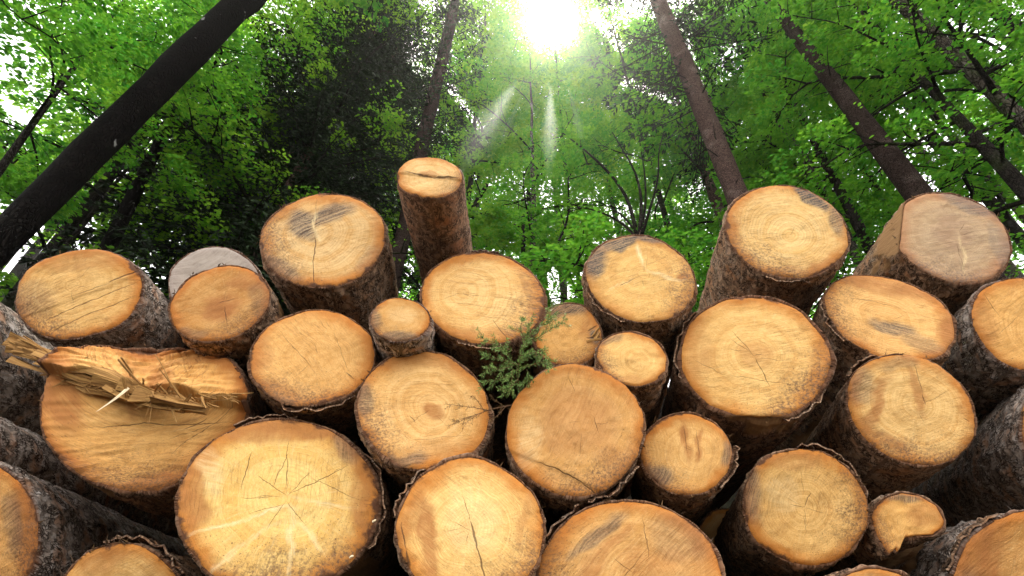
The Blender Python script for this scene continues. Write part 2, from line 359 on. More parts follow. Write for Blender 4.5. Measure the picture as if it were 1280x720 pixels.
def make_log(sp):
    seed = sp['seed']; rg = np.random.default_rng(seed * 13 + 5)
    cx, cy = sp['e'][:2]; D = sp.get('D', 1.6)
    d = ray(*sp['vp']); d = d / np.linalg.norm(d)
    C = ray(cx, cy); C = C / C[1] * D
    rt = np.array([d[1], -d[0], 0]); rt /= np.linalg.norm(rt); up = np.cross(rt, d)
    ti, tj = sp.get('tilt', (0, 0)); n = d + rt * ti + up * tj; n /= np.linalg.norm(n)
    M = 360; t = np.linspace(0, 2 * pi, M, endpoint=False)
    if 'poly' in sp:
        pp = np.array(sp['poly'], float) - (cx, cy); th = np.arctan2(pp[:, 1], pp[:, 0]) % (2 * pi); o = np.argsort(th)
        pp = pp[o]; th = th[o]
        # dense samples along the edges, then radius by angle
        q = np.concatenate([pp[i] + (pp[(i + 1) % len(pp)] - pp[i]) * np.linspace(0, 1, 30, endpoint=False)[:, None] for i in range(len(pp))])
        qa = np.arctan2(q[:, 1], q[:, 0]) % (2 * pi); qo = np.argsort(qa)
        rr = np.interp(t, np.concatenate([qa[qo] - 2 * pi, qa[qo], qa[qo] + 2 * pi]), np.tile(np.hypot(q[:, 0], q[:, 1])[qo], 3))
        k = np.ones(7) / 7; rr = np.convolve(np.concatenate([rr[-3:], rr, rr[:3]]), k, 'valid')
        ex, ey, rot = rr * np.cos(t), rr * np.sin(t), 0.
    else:
        a, b, rot = sp['e'][2:5]; rot = radians(rot)
        ex = a * np.cos(t) * cos(rot) - b * np.sin(t) * sin(rot); ey = a * np.cos(t) * sin(rot) + b * np.sin(t) * cos(rot)
    irr = 1 + sum(sp.get('irr', 1.) * .022 / (m - .6) * rg.normal() * np.cos(m * t + rg.uniform(0, 6.3)) for m in range(2, 9))
    irr = irr + .020 * fbm(np.stack([np.cos(t) * 4, np.sin(t) * 4, t * 0 + seed], -1), seed, 4)
    R0 = ray(cx + ex * irr, cy + ey * irr)
    O = R0 * ((C @ n) / (R0 @ n))[:, None] - C                # outline in the cut plane, relative to its centre
    rl = np.linalg.norm(O, axis=1); rmean = rl.mean()
    tx = np.concatenate([t, [2 * pi]])
    def Oat(tt):
        tt = tt % (2 * pi); return np.stack([np.interp(tt, tx, np.append(O[:, q], O[0, q])) for q in range(3)], -1)
    planes = []
    for (ta, q0, s1) in sp.get('cuts', []):
        ta = radians(ta) - rot; Oo = Oat(np.array([ta]))[0]; p0 = Oo * q0; p1 = Oo * 1.1 + d * s1
        tan = np.cross(n, Oo); m = np.cross(tan, p1 - p0); m /= np.linalg.norm(m)
        if m @ Oo < 0: m = -m
        planes.append((p0, m))
    root = thing('log', C + HO, sp['label'], 'log', 'felled logs stacked in the pile')
    # --- cut face
    G = int(np.clip(rmean * 2 / D * 600 * .62 * .62, 40, 150)); lin = np.linspace(-1, 1, G)
    A, B = np.meshgrid(lin, lin)
    big = np.abs(A) > np.abs(B); ro = np.where(big, A, B)
    with np.errstate(all='ignore'):
        ph = np.where(big, pi / 4 * np.where(A != 0, B / A, 0), pi / 2 - pi / 4 * np.where(B != 0, A / B, 0))
    ph = np.where(ro < 0, ph + pi, ph); ro = np.abs(ro)
    u, v = ro * np.cos(ph), ro * np.sin(ph)
    P = Oat(-ph - rot) * ro[..., None]
    pu, pv = sp.get('pith', tuple(rg.normal(0, .12, 2)))
    fu, fv = u - pu * (1 - ro ** 2), v - pv * (1 - ro ** 2)
    dsp = .006 * fbm(P / rmean * 1.6 + seed, seed, 4) * (1 - ro ** 6) + .0032 * fbm(P * 50, seed + 3, 3)
    dsp -= .006 * np.maximum(0, (ro - .93) / .07) ** 2
    for (a0, c0, h) in sp.get('steps', []):                    # saw steps: half the face stands proud along a line
        aa = radians(a0); dsp += h * sstep(-.012, .012, u * -sin(aa) + v * cos(aa) - c0 + .02 * fbm(np.stack([u * 4, v * 4, u * 0], -1), seed, 3))
    if 'relief' in sp: dsp += sp['relief'](u, v, P)
    P = P - n * dsp[..., None]
    for p0, m in planes:
        q = (P - p0) @ m; P = P - m * (np.maximum(q, 0))[..., None]
    stn = np.zeros((G, G, 3))
    wu = u + .13 * fbm(np.stack([u * 3, v * 3, u * 0 + seed], -1), 5, 4); wv = v + .13 * fbm(np.stack([u * 3, v * 3, u * 0 + seed], -1), 6, 4)
    for (ch, su, sv, ru, rv, ra, stg) in sp.get('stains', []):
        aa = radians(ra); du, dv = wu - su, wv - sv
        e = np.sqrt(((du * cos(aa) + dv * sin(aa)) / ru) ** 2 + ((-du * sin(aa) + dv * cos(aa)) / rv) ** 2)
        c = 'gob'.index(ch); stn[..., c] = np.maximum(stn[..., c], stg * sstep(1.15, .55, e))
    i, j = np.meshgrid(np.arange(G - 1), np.arange(G - 1), indexing='ij'); a_ = (i * G + j).ravel()
    Q = np.stack([a_, a_ + 1, a_ + G + 1, a_ + G], -1)
    fc = sp.get('cracks', [])
    if 'nocr' not in sp:
        fc = list(fc)
        for q in range(sp.get('hair', 3)):
            an = rg.uniform(0, 6.3); l0 = rg.uniform(.02, .2); l1 = l0 + rg.uniform(.12, .4)
            fc.append((pu + l0 * cos(an), pv + l0 * sin(an), pu + l1 * cos(an + .15), pv + l1 * sin(an + .15), rg.uniform(.003, .007)))
    mat = wood_mat('sawn_wood_%d' % seed, seed, fc, **sp.get('wood', {}))
    mesh('cut_face', P.reshape(-1, 3), [Q], mat, root, uvs={'face': np.stack([fu, fv], -1).reshape(-1, 2), 'disc': np.stack([u, v], -1).reshape(-1, 2)}, attrs={'stain': stn.reshape(-1, 3)})
    # --- bark
    na = int(np.clip(rmean * 2 * pi / D * 600 * .62 * .5, 72, 170))
    Lg = sp.get('len', 3.2)
    ss = np.concatenate([[.010, .003, .004, .012, .022], np.geomspace(.034, Lg, 58)]); ns = len(ss)
    ta = np.linspace(0, 2 * pi, na, endpoint=False) + pi / 2
    Oa = Oat(ta); ra = np.linalg.norm(Oa, axis=1)[:, None]; Oh = Oa / ra
    S = np.repeat(ss[None], na, 0); TT = np.repeat(ta[:, None], ns, 1)
    th = sp.get('bark_t', .006)
    cyl = np.stack([np.cos(TT) * rmean, np.sin(TT) * rmean, S], -1)
    f1, f2 = worley(cyl * np.array([30, 30, 17]) + .5 * vnoise(cyl * 40)[..., None], seed)
    plate = np.clip((f2 - f1) * 2.2, 0, 1)
    rel = .0075 * plate + .014 * fbm(cyl * 6, seed + 1, 3) + .0045 * fbm(cyl * 34, seed + 2, 2)
    fade = np.clip(S / .03, 0.15, 1)
    rad = ra * (1 + .012 * S) * (1 - .05 * S / Lg) + th * sp.get('bt', 1.) + rel * fade * sp.get('rough', 1.)
    pe = np.zeros_like(S)
    pk = sp.get('peel', .1)
    pn = fbm(cyl * np.array([5, 5, 2.2]), seed + 9, 4); pe = np.maximum(pe, sstep(.42 - pk, .5 - pk, pn) * (S > .02))
    for (an, s0, rt_, rs, stg) in sp.get('bare', []):
        da = (TT + rot - radians(an) + pi) % (2 * pi) - pi
        pe = np.maximum(pe, stg * sstep(1.1, .8, np.sqrt((da / radians(rt_)) ** 2 + ((S - s0) / rs) ** 2) + .25 * pn))
    rad = rad - pe * th * .8
    tv = np.clip(1.1 + 1.5 * fbm(np.stack([np.cos(ta) * 2.2, np.sin(ta) * 2.2, ta * 0 + seed * 3], -1), seed + 6, 4), .1, 2.6)[:, None]
    rad = rad + th * (tv - 1) * np.clip(S / .01, .3, 1)
    rag = .016 * np.maximum(0, fbm(np.stack([np.cos(ta) * rmean * 22, np.sin(ta) * rmean * 22, ta * 0 + seed], -1), seed + 4, 3))[:, None]
    rad[:, 0] = ra[:, 0] * .975
    rad[:, 1] = ra[:, 0] * .985 + .002
    rad[:, 2] -= .5 * np.maximum(0, th - .5 * (rad[:, 2] - ra[:, 0]))
    S2 = S + rag * np.array([0, .5, 1, 1, .6] + [0] * (ns - 5))[None]
    rimd = np.zeros(na)
    if 'relief' in sp:
        uu = np.cos(-ta - rot); vv = np.sin(-ta - rot); rimd = -sp['relief'](uu, vv, Oa)
    V = Oh[:, None] * rad[..., None] + d * (S2 + rimd[:, None] * np.exp(-S * 3))[..., None]
    for p0, m in planes:
        q = (V - p0) @ m; pe = np.maximum(pe, sstep(-.004, .004, q)); V = V - m * np.maximum(q, 0)[..., None]
    lip = np.zeros_like(S); lip[:, :2] = 1; lip[:, 2] = .75; lip[:, 3] = .3
    V = V.reshape(-1, 3); i, j = np.meshgrid(np.arange(na), np.arange(ns - 1), indexing='ij'); k = (i + 1) % na
    Q = np.stack([i * ns + j, i * ns + j + 1, k * ns + j + 1, k * ns + j], -1).reshape(-1, 4)
    uvb = np.stack([np.abs((TT - pi / 2 - pi)) * rmean, S], -1).reshape(-1, 2)
    uvb[:, 0] = ((TT - pi / 2) * rmean).reshape(-1)
    # back end
    cb = len(V); V = np.vstack([V, [d * Lg]]); Tr = np.stack([np.full(na, cb), (np.arange(na) + 1) % na * ns + ns - 1, np.arange(na) * ns + ns - 1], -1)
    pe = np.append(pe.ravel(), 0); lip = np.append(lip.ravel(), 0); uvb = np.vstack([uvb, [[0, Lg]]])
    # torn fibres and bark crumbs round the rim
    nf = int(sp.get('fibres', 26) * rmean / .2); fv_, ft = [], []
    for q in range(nf):
        tt = rg.uniform(0, 2 * pi); o = Oat(np.array([tt]))[0]; oh = o / np.linalg.norm(o); tg = np.cross(n, oh)
        base = o * 1.0 + oh * rg.uniform(-.004, .01); l = rg.uniform(.006, .022) * sp.get('fl', 1.); wd = rg.uniform(.001, .003)
        dr = oh * rg.uniform(.0, 1) - n * rg.uniform(-.3, .8) + tg * rg.normal() * .9; dr /= np.linalg.norm(dr)
        c0 = len(fv_); fv_ += [base - tg * wd + d * .006, base + tg * wd + d * .006, base + dr * l, base - n * wd]
        ft += [(c0, c0 + 1, c0 + 2), (c0 + 1, c0 + 3, c0 + 2), (c0 + 3, c0, c0 + 2)]
    if fv_:
        ft = np.array(ft) + len(V); V = np.vstack([V, fv_]); Tr = np.vstack([Tr, ft])
        pe = np.append(pe, np.repeat(rg.random(nf) < sp.get('fpale', .5), 4) * 1.); lip = np.append(lip, np.zeros(nf * 4)); uvb = np.vstack([uvb, rg.random((nf * 4, 2))])
    mesh('bark', V, [Q, Tr], BARKS[sp.get('bark', 'brown')], root, uvs={'bark': uvb}, attrs={'lip': lip, 'peel': pe})
    return root, C, d, n, Oat

# stains: (g grey mould | o orange-brown | b pale, u, v, radius u, radius v, turn, strength), u right and v up on the face
LOGS = [
 dict(e=(98, 367, 80, 55, -10), vp=(480, 680), D=1.58, tilt=(-.08, 0), bark='grey', peel=.05, pith=(-.1, .2), label='honey coloured log with long parallel splits across its face',
      cracks=[(-.12, -.08, .5, .2, .012), (.45, .2, .95, .45, .035), (-.6, -.62, .95, .22, .016), (-.5, -.85, .9, -.12, .018)], stains=[('g', -.75, -.15, .4, .5, 0, .4), ('o', .1, .75, .8, .3, 5, .5)], wood=dict(tint=(0.975, 0.940, 0.900), saw=(.42, .8), ringamt=.15), steps=[(25, -.08, .004)]),
 dict(e=(268, 355, 58, 46, 0), vp=(520, 760), D=1.9, tilt=(-.15, .08), bark='grey', label='weathered grey log end peeping out behind a small brown log', wood=dict(grey=.92, rayamt=.6, ringamt=.2), nocr=1),
 dict(e=(274, 379, 64, 45, -14), vp=(500, 740), D=1.535, bark='brown', pith=(.05, -.1), label='small log with rotten reddish core in front of the grey log end',
      stains=[('o', .05, -.15, .42, .42, 0, 1), ('g', .9, .0, .35, .6, 20, .4), ('o', .5, .5, .5, .3, 0, .7), ('g', -.5, -.8, .4, .2, 0, .5)], cracks=[(.12, -.1, .2, -.6, .02), (-.05, .0, .3, .1, .018)], wood=dict(tint=(0.925, 0.850, 0.790), light=(0.64, 0.373, 0.124), mid=(0.47, 0.228, 0.052), blot=.8)),
 dict(e=(404, 300, 79, 58, -6), vp=(575, 790), D=1.6, tilt=(-.05, .03), bark='brown', pith=(-.12, .15), label='large round log with a grey smear left of the thin upright log',
      cracks=[(-.13, .95, -.12, .1, .006), (-.12, .1, -.16, -.5, .022), (-.15, -.45, -.13, -.95, .016), (-.1, .3, .55, .6, .006)],
      stains=[('g', -.32, .35, .24, .36, 10, .95), ('g', .12, .5, .5, .2, 24, .9), ('g', -.75, -.5, .6, .22, -38, .7), ('b', -.12, .3, .03, .35, 4, .8), ('g', .75, -.4, .4, .2, 50, .35)], wood=dict(light=(0.76, 0.521, 0.231), rayamt=.5, saw=(.55, .45))),
 dict(e=(537, 222, 40.5, 24.5, 2), vp=(650, 830), D=1.37, tilt=(0, -.03), bark='red', peel=-.2, rough=.45, pith=(0, -.1), len=3.4, label='thin reddish log reaching highest, one slit across its small face',
      cracks=[(-.78, .22, .2, -.06, .05), (.1, -.03, .95, -.06, .055)], steps=[(-9, .02, .008)], stains=[('o', .0, .12, .4, .12, -10, .9)], wood=dict(light=(0.79, 0.521, 0.222), ringamt=.2), hair=0),
 dict(e=(390, 447, 80, 58, -10), vp=(560, 780), D=1.6, tilt=(-.05, -.1), bark='brown', flaps=[(60, 125, 0.05, 0.018)], label='oval log with slanting saw marks below the grey smeared round log',
      cracks=[(-.55, .62, .0, -.2, .007), (.3, .55, .62, -.4, .006), (.55, -.35, .68, -.5, .02)], stains=[('o', -.55, -.75, .7, .3, -22, .9), ('g', -.55, -.9, .6, .14, -20, .5), ('o', -.9, .1, .25, .6, 0, .6)], wood=dict(tint=(0.980, 0.930, 0.870), saw=(2.15, .75), light=(0.76, 0.453, 0.157))),
 dict(e=(500, 399, 37, 27, 5), vp=(590, 790), D=1.51, tilt=(-.1, -.1), bark='grey', rough=.7, peel=-.25, label='small round log wedged left of the smooth pale log',
      stains=[('g', .0, -.85, 1., .3, 0, .8), ('g', -.9, .1, .3, .6, 0, .7), ('b', .1, .2, .5, .4, 0, .3)], wood=dict(tint=(0.925, 0.885, 0.830), light=(0.69, 0.414, 0.150), saw=(.2, .3), blot=.8)),
 dict(e=(604, 372, 77, 57, 6), vp=(620, 790), D=1.623, tilt=(-.05, -.08), bark='red', pith=(-.35, .1), irr=.7, flaps=[(255, 280, 0.05, 0.012), (70, 110, 0.04, 0.014)], label='smooth pale log under the thin high log, behind the green sprig',
      cracks=[(-.7, .1, .3, .0, .005), (-.75, -.1, .5, -.25, .005), (-.35, .55, .2, .42, .004)], stains=[('o', .72, .0, .08, .7, 6, .5), ('o', -.1, -.85, .8, .2, 0, .5)], wood=dict(saw=(-.12, .55), light=(0.81, 0.521, 0.198), rings=22, ringamt=.25)),
 dict(e=(529, 513, 84, 73, 5), vp=(610, 790), D=1.605, tilt=(-.1, -.1), bark='brown', pith=(.12, .02), label='log with a dark round heart and a dry twig across its face',
      stains=[('o', .12, .0, .16, .16, 0, 1), ('o', .0, .8, .9, .2, -5, .6), ('g', -.9, .2, .2, .3, 0, .7), ('g', -.25, -.85, .35, .12, 12, .7), ('o', .2, -.65, .7, .2, 12, .4)], cracks=[(-.22, -.1, -.12, -.22, .012), (-.3, -.55, .7, -.4, .005)], wood=dict(tint=(0.990, 0.965, 0.930), light=(0.79, 0.492, 0.190), rings=16, ringamt=.4, saw=(.15, .3))),
 dict(e=(719, 538, 85, 82, 0), vp=(680, 790), D=1.571, tilt=(.08, -.02), bark='brown', pith=(.15, .1), irr=.6, flaps=[(30, 80, 0.05, 0.014)], label='circular tan log with a slanting kerf low down, right of the sprig',
      cracks=[(-.58, -.48, .2, -.84, .016), (.1, -.8, .3, -.95, .02), (.25, .2, .35, -.05, .01), (-.1, .8, .0, .55, .007)], stains=[('o', .05, .1, .7, .6, 20, .6), ('o', .6, -.4, .4, .3, -30, .5), ('b', -.7, -.2, .2, .5, 0, .35)], steps=[(-25, -.68, .006)], wood=dict(tint=(0.940, 0.900, 0.860), light=(0.71, 0.414, 0.150), saw=(1.1, .65), ringamt=.3)),
 dict(e=(710, 418, 42, 39, 0), vp=(690, 790), D=1.66, bark='brown', label='small log with mouldy top and chipped right edge beside the sprig',
      stains=[('g', -.1, .85, .9, .35, 0, .9), ('g', .85, -.1, .18, .3, 0, 1), ('o', .7, .1, .4, .6, 0, .7)], cracks=[(.55, -.12, .98, -.08, .06), (.6, .1, .9, .3, .05)], wood=dict(tint=(0.930, 0.880, 0.800), light=(0.69, 0.394, 0.124), blot=.8)),
 dict(e=(790, 448, 44, 33, 8), vp=(715, 790), D=1.569, tilt=(0, -.1), bark='brown', irr=.6, label='small clean oval log right of the mouldy topped small log',
      stains=[('g', -.6, .72, .5, .2, 35, .6), ('o', .0, -.8, .7, .2, 0, .5)], wood=dict(light=(0.80, 0.492, 0.165), saw=(.7, .3)), hair=1),
 dict(e=(801, 348, 69, 53, 14), vp=(735, 790), D=1.6, tilt=(-.04, 0), bark='brown', pith=(.05, .1), flaps=[(95, 150, 0.04, 0.012)], label='log with a black mould crescent at upper left and pale star',
      stains=[('g', -.78, .3, .22, .5, -28, 1), ('g', -.35, .78, .5, .2, 22, 1), ('g', .12, .88, .4, .13, -8, .9), ('b', .02, .45, .05, .3, 4, .9), ('b', .45, .1, .45, .04, -10, .7), ('b', -.35, -.2, .35, .04, 32, .5), ('o', .8, .1, .12, .1, 0, 1)], cracks=[(-.1, .0, -.4, -.2, .012), (.1, .3, .5, .55, .005)], wood=dict(light=(0.80, 0.492, 0.157), saw=(.4, .55), edge=(0.47, 0.194, 0.036))),
 dict(e=(984, 289, 77, 57, 13), vp=(755, 780), D=1.6, tilt=(0, .08), bark='brown', peel=-.05, flaps=[(60, 100, 0.04, 0.014)], label='big bright yellow log with dark mould streak on its upper right rim',
      stains=[('g', .45, .72, .45, .15, -38, 1), ('g', .85, .25, .12, .4, 14, .75), ('o', .6, -.72, .5, .14, 35, .8), ('o', -.1, -.85, .7, .12, 0, .6), ('o', -.9, .1, .12, .6, 0, .5)], cracks=[(.05, -.1, .12, .1, .005)], wood=dict(light=(0.85, 0.595, 0.248), mid=(0.74, 0.422, 0.115), saw=(.3, .3), rayamt=.2)),
 dict(e=(1191, 297, 76, 53, 20), vp=(790, 760), D=1.6, tilt=(-.03, .1), bark='brown', pith=(.05, .05), label='greyish weathered log with a slab sawn off its left side',
      cuts=[(188, .86, .30)], stains=[('g', .1, .0, .9, .9, 0, .22), ('g', .35, .75, .6, .2, -25, .7), ('g', .85, -.1, .25, .6, 10, .55), ('b', .1, -.35, .035, .5, 5, .6), ('o', .0, .1, .4, .4, 0, .5)], cracks=[(.05, -.1, .12, -.75, .007)], wood=dict(light=(0.69, 0.453, 0.207), mid=(0.52, 0.287, 0.092), saw=(.3, .5), rayamt=.4, grey=.28)),
 dict(e=(944, 447, 94, 76, 8), vp=(760, 790), D=1.6, tilt=(.12, 0), bark='red', pith=(.0, .0), bark_t=.012, irr=1.3, flaps=[(150, 215, 0.06, 0.02), (20, 62, 0.05, 0.016)], label='large log with flat notch under its face and cracks through the middle',
      cuts=[(84, .93, .10)], cracks=[(-.3, .42, .0, .0, .008), (.0, .0, .2, -.5, .011), (-.85, -.05, -.4, -.3, .006), (-.4, -.3, .6, -.46, .006), (-.02, .03, .12, .06, .012)], stains=[('o', .05, .05, .3, .25, 0, .45), ('o', -.75, .1, .25, .6, 0, .4)], wood=dict(light=(0.82, 0.521, 0.182), rings=18, ringamt=.3, saw=(.25, .35))),
 dict(e=(1113, 397, 86, 49, 18), vp=(840, 790), D=1.633, tilt=(-.05, -.08), bark='brown', pith=(-.1, -.05), irr=1.3, flaps=[(120, 175, 0.05, 0.014)], label='wide oval log with orange rim and a sooty smudge on its face',
      stains=[('g', .0, -.25, .42, .22, -5, .85), ('g', .4, -.5, .5, .2, -28, .5), ('o', .0, .75, .9, .25, -10, .8), ('o', .9, -.2, .25, .5, 0, .9)], cracks=[(-.6, .35, .1, .28, .01)], wood=dict(tint=(1.000, 0.960, 0.900), light=(0.80, 0.492, 0.182), saw=(-.25, .6), edge=(0.49, 0.176, 0.029))),
 dict(e=(1286, 405, 72, 56, 22), vp=(880, 760), D=1.6, tilt=(-.05, .1), bark='grey', label='log with rough grey bark, its orange face cut by the right edge',
      cracks=[(-.75, .6, -.5, .1, .01), (-.6, -.3, -.1, .2, .006)], stains=[('o', -.8, .0, .25, .6, 0, .5)], wood=dict(tint=(0.985, 0.930, 0.850), light=(0.81, 0.472, 0.157), saw=(.9, .5))),
 dict(e=(1140, 512, 84, 65, 28), vp=(850, 790), D=1.597, tilt=(-.02, .12), bark='brown', rough=.55, peel=.02, pith=(.1, .1), irr=.6, flaps=[(180, 215, 0.04, 0.012)], label='log with a broad brown band left on its face, smooth dark bark',
      stains=[('o', -.55, .0, .14, .7, -25, .9), ('o', -.4, -.6, .4, .15, -35, .8), ('g', -.75, .35, .25, .4, -30, .55), ('o', .12, .3, .1, .5, 10, .7), ('g', -.1, .8, .4, .15, 10, .35)], cracks=[(.12, .85, .2, .3, .01), (.2, .3, .22, .1, .016), (.8, -.05, .9, -.12, .015)], wood=dict(tint=(0.985, 0.965, 0.940), light=(0.83, 0.552, 0.214), rings=20, ringamt=.3, saw=(.4, .3))),
 dict(e=(858, 567, 57, 50, 8), vp=(770, 790), D=1.6, tilt=(.1, -.1), bark='brown', irr=1.6, flaps=[(-20, 40, 0.04, 0.016), (170, 200, 0.04, 0.012)], label='small log with brown vertical streaks and torn right rim',
      stains=[('o', .0, .3, .12, .6, 5, 1), ('o', .3, .2, .08, .5, -5, .9), ('g', -.6, -.55, .4, .3, -35, .8), ('g', .9, .0, .15, .4, 0, .7)], cracks=[(-.05, .7, .02, .0, .012), (.22, .6, .3, -.2, .012)], wood=dict(tint=(0.960, 0.920, 0.860), light=(0.74, 0.453, 0.165), saw=(1.5, .6)), fibres=60, fl=1.3),
 dict(e=(1007, 634, 79, 72, 30), vp=(820, 800), D=1.627, tilt=(-.02, .25), bark='brown', peel=.12, pith=(-.02, .0), flaps=[(235, 300, 0.05, 0.018)], label='round log with small star crack and frayed lower right rim',
      cracks=[(-.02, .0, .1, .25, .012), (-.02, .0, -.25, .04, .01), (-.02, .0, .3, -.1, .006), (-.02, .0, .0, -.35, .006), (-.05, .6, -.02, .2, .006)], stains=[('g', -.85, .2, .25, .6, 0, .75), ('o', -.2, .8, .6, .2, 0, .6), ('b', -.3, .2, .3, .3, 0, .35)], wood=dict(tint=(0.990, 0.965, 0.920), light=(0.83, 0.531, 0.190), saw=(1.2, .4)), fibres=70, fpale=.8),
 dict(e=(1132, 650, 46, 42, 0), poly=[(1089, 646), (1096, 632), (1110, 621), (1128, 616), (1150, 619), (1170, 631), (1181, 650), (1179, 660), (1167, 669), (1146, 669), (1131, 672), (1122, 682), (1120, 698), (1112, 694), (1098, 672)], vp=(840, 790), D=1.6, tilt=(0, 0), bark='brown', irr=.2, label='small log with a bite broken out of its lower side',
      stains=[('g', -.1, .8, .8, .2, 0, .8), ('o', .5, .2, .5, .5, 0, .6)], wood=dict(tint=(0.975, 0.920, 0.830), light=(0.76, 0.453, 0.150), saw=(1.4, .5)), hair=0),
 dict(e=(346, 632, 128, 107, -5), vp=(570, 770), D=1.599, tilt=(-.12, -.1), bark='brown', pith=(.08, .08), irr=.7, hair=4, flaps=[(-30, 35, 0.05, 0.02), (250, 285, 0.04, 0.012)], label='biggest bright log with pale rays and many cracks from its middle',
      cracks=[(.08, .1, -.2, .35, .007), (-.35, .2, -.25, .62, .009), (-.05, .2, .12, .6, .006), (.08, .1, .1, .72, .006), (.08, .1, .7, .45, .008), (.3, .3, .8, .05, .006), (.08, .05, -.1, -.3, .006), (.08, .05, .3, -.25, .007), (.05, .0, -.3, -.1, .006)],
      stains=[('b', -.35, -.2, .6, .035, 18, .9), ('b', .1, -.45, .035, .5, 0, .8), ('b', .4, .0, .4, .03, -15, .7), ('b', -.3, -.5, .5, .03, 40, .6), ('b', .3, -.4, .4, .03, -50, .6), ('b', -.65, .4, .15, .3, 0, .5), ('o', .0, .85, .9, .12, -3, .9), ('o', -.85, .2, .12, .6, 8, .8), ('o', .85, .1, .12, .6, 0, .7), ('g', .7, .65, .2, .15, -40, .6)],
      wood=dict(light=(0.85, 0.591, 0.198), mid=(0.72, 0.397, 0.086), rayamt=.5, saw=(1.4, .25), ringamt=.25)),
 dict(e=(588, 662, 93, 88, 0), vp=(610, 790), D=1.505, tilt=(-.05, -.15), bark='brown', pith=(.0, .0), flaps=[(190, 235, 0.05, 0.014)], label='log with dark holes along its middle crack and split left side',
      cracks=[(-.1, .45, .0, .1, .008), (.0, .1, .12, -.35, .035), (.1, -.3, .22, -.75, .028), (-.2, .1, .0, -.02, .006), (-.93, .1, -.88, -.3, .02), (-.88, -.3, -.8, -.75, .04)], stains=[('o', -.6, -.1, .14, .75, 8, 1), ('o', -.8, .2, .16, .5, -20, .6), ('b', .0, .1, .45, .5, 0, .4), ('o', .75, .2, .08, .6, -5, .5)], wood=dict(light=(0.85, 0.562, 0.198), saw=(-.75, .4), rayamt=.3)),
 dict(e=(786, 735, 116, 112, 0), vp=(690, 800), D=1.522, tilt=(.1, -.15), bark='brown', pith=(.1, .1), flaps=[(205, 240, 0.05, 0.012)], label='broad tan log with slanting saw furrows, cut off by the bottom edge',
      cracks=[(.15, .8, .22, .3, .008), (-.2, -.1, .2, .45, .006)], stains=[('g', -.35, .55, .4, .1, 45, .7), ('o', -.3, .3, .5, .1, 50, .7), ('g', .5, .6, .4, .3, -30, .35), ('o', .3, .2, .4, .3, 0, .5), ('o', .75, .3, .2, .5, 10, .5)], wood=dict(tint=(0.930, 0.880, 0.830), light=(0.71, 0.423, 0.150), mid=(0.52, 0.271, 0.069), saw=(.85, .9), blot=.7)),
 dict(e=(-36, 668, 84, 92, 0), vp=(440, 770), D=1.6, tilt=(.1, .3), bark='grey', label='grey log at lower left edge, only a slice of orange face visible',
      stains=[('o', .8, .2, .25, .8, 0, 1), ('g', .6, .2, .15, .5, 0, .6)], wood=dict(tint=(0.975, 0.875, 0.775), light=(0.74, 0.444, 0.165)), peel=-.1),
 dict(e=(150, 765, 80, 86, 0), vp=(500, 790), D=1.641, tilt=(0, .25), bark='brown', flaps=[(255, 330, 0.06, 0.03)], label='log with a shaggy bark tuft rising at the bottom left corner', fibres=120, fl=1.8, fpale=.35,
      stains=[('o', -.3, .7, .5, .25, 20, .6)], wood=dict(light=(0.79, 0.492, 0.182))),
 dict(e=(1300, 745, 112, 106, 25), vp=(820, 780), D=1.6, tilt=(0, .25), bark='grey', flaps=[(170, 220, 0.05, 0.016)], label='grey log in the bottom right corner, brown face mostly out of view',
      stains=[('o', -.7, .3, .3, .7, -20, 1), ('g', -.8, -.1, .2, .5, 0, .5)], wood=dict(tint=(0.900, 0.830, 0.760), light=(0.67, 0.373, 0.124), mid=(0.47, 0.228, 0.052), saw=(.7, .7))),
 dict(e=(1092, 793, 78, 81, 10), vp=(800, 790), D=1.42, tilt=(0, .3), bark='red', label='log showing only a sliver of its top at the bottom right', wood=dict(light=(0.72, 0.444, 0.207))),
 dict(e=(1380, 536, 102, 98, 15), vp=(940, 740), D=1.6, tilt=(-.08, .2), bark='grey', peel=-.2, label='thick log at right edge showing only ridged grey brown bark', wood={}),
 dict(e=(-112, 412, 92, 90, 0), vp=(490, 740), D=1.63, tilt=(0, .25), bark='grey', peel=-.1, label='thick dark log at left edge showing only its bark side', wood={}),
 dict(e=(-62, 556, 58, 54, 0), vp=(450, 740), D=1.6, tilt=(0, .3), bark='grey', peel=-.2, label='thinner grey log in the dark below the thick bark side, left edge', wood={}),
 dict(e=(908, 668, 34, 32, 0), vp=(780, 790), D=2.5, bark='brown', label='small log end deep in the dark gap left of the star cracked log', wood=dict(light=(.6, .36, .14))),  # extra log, added to hide sunlit ground and darken the gap
]
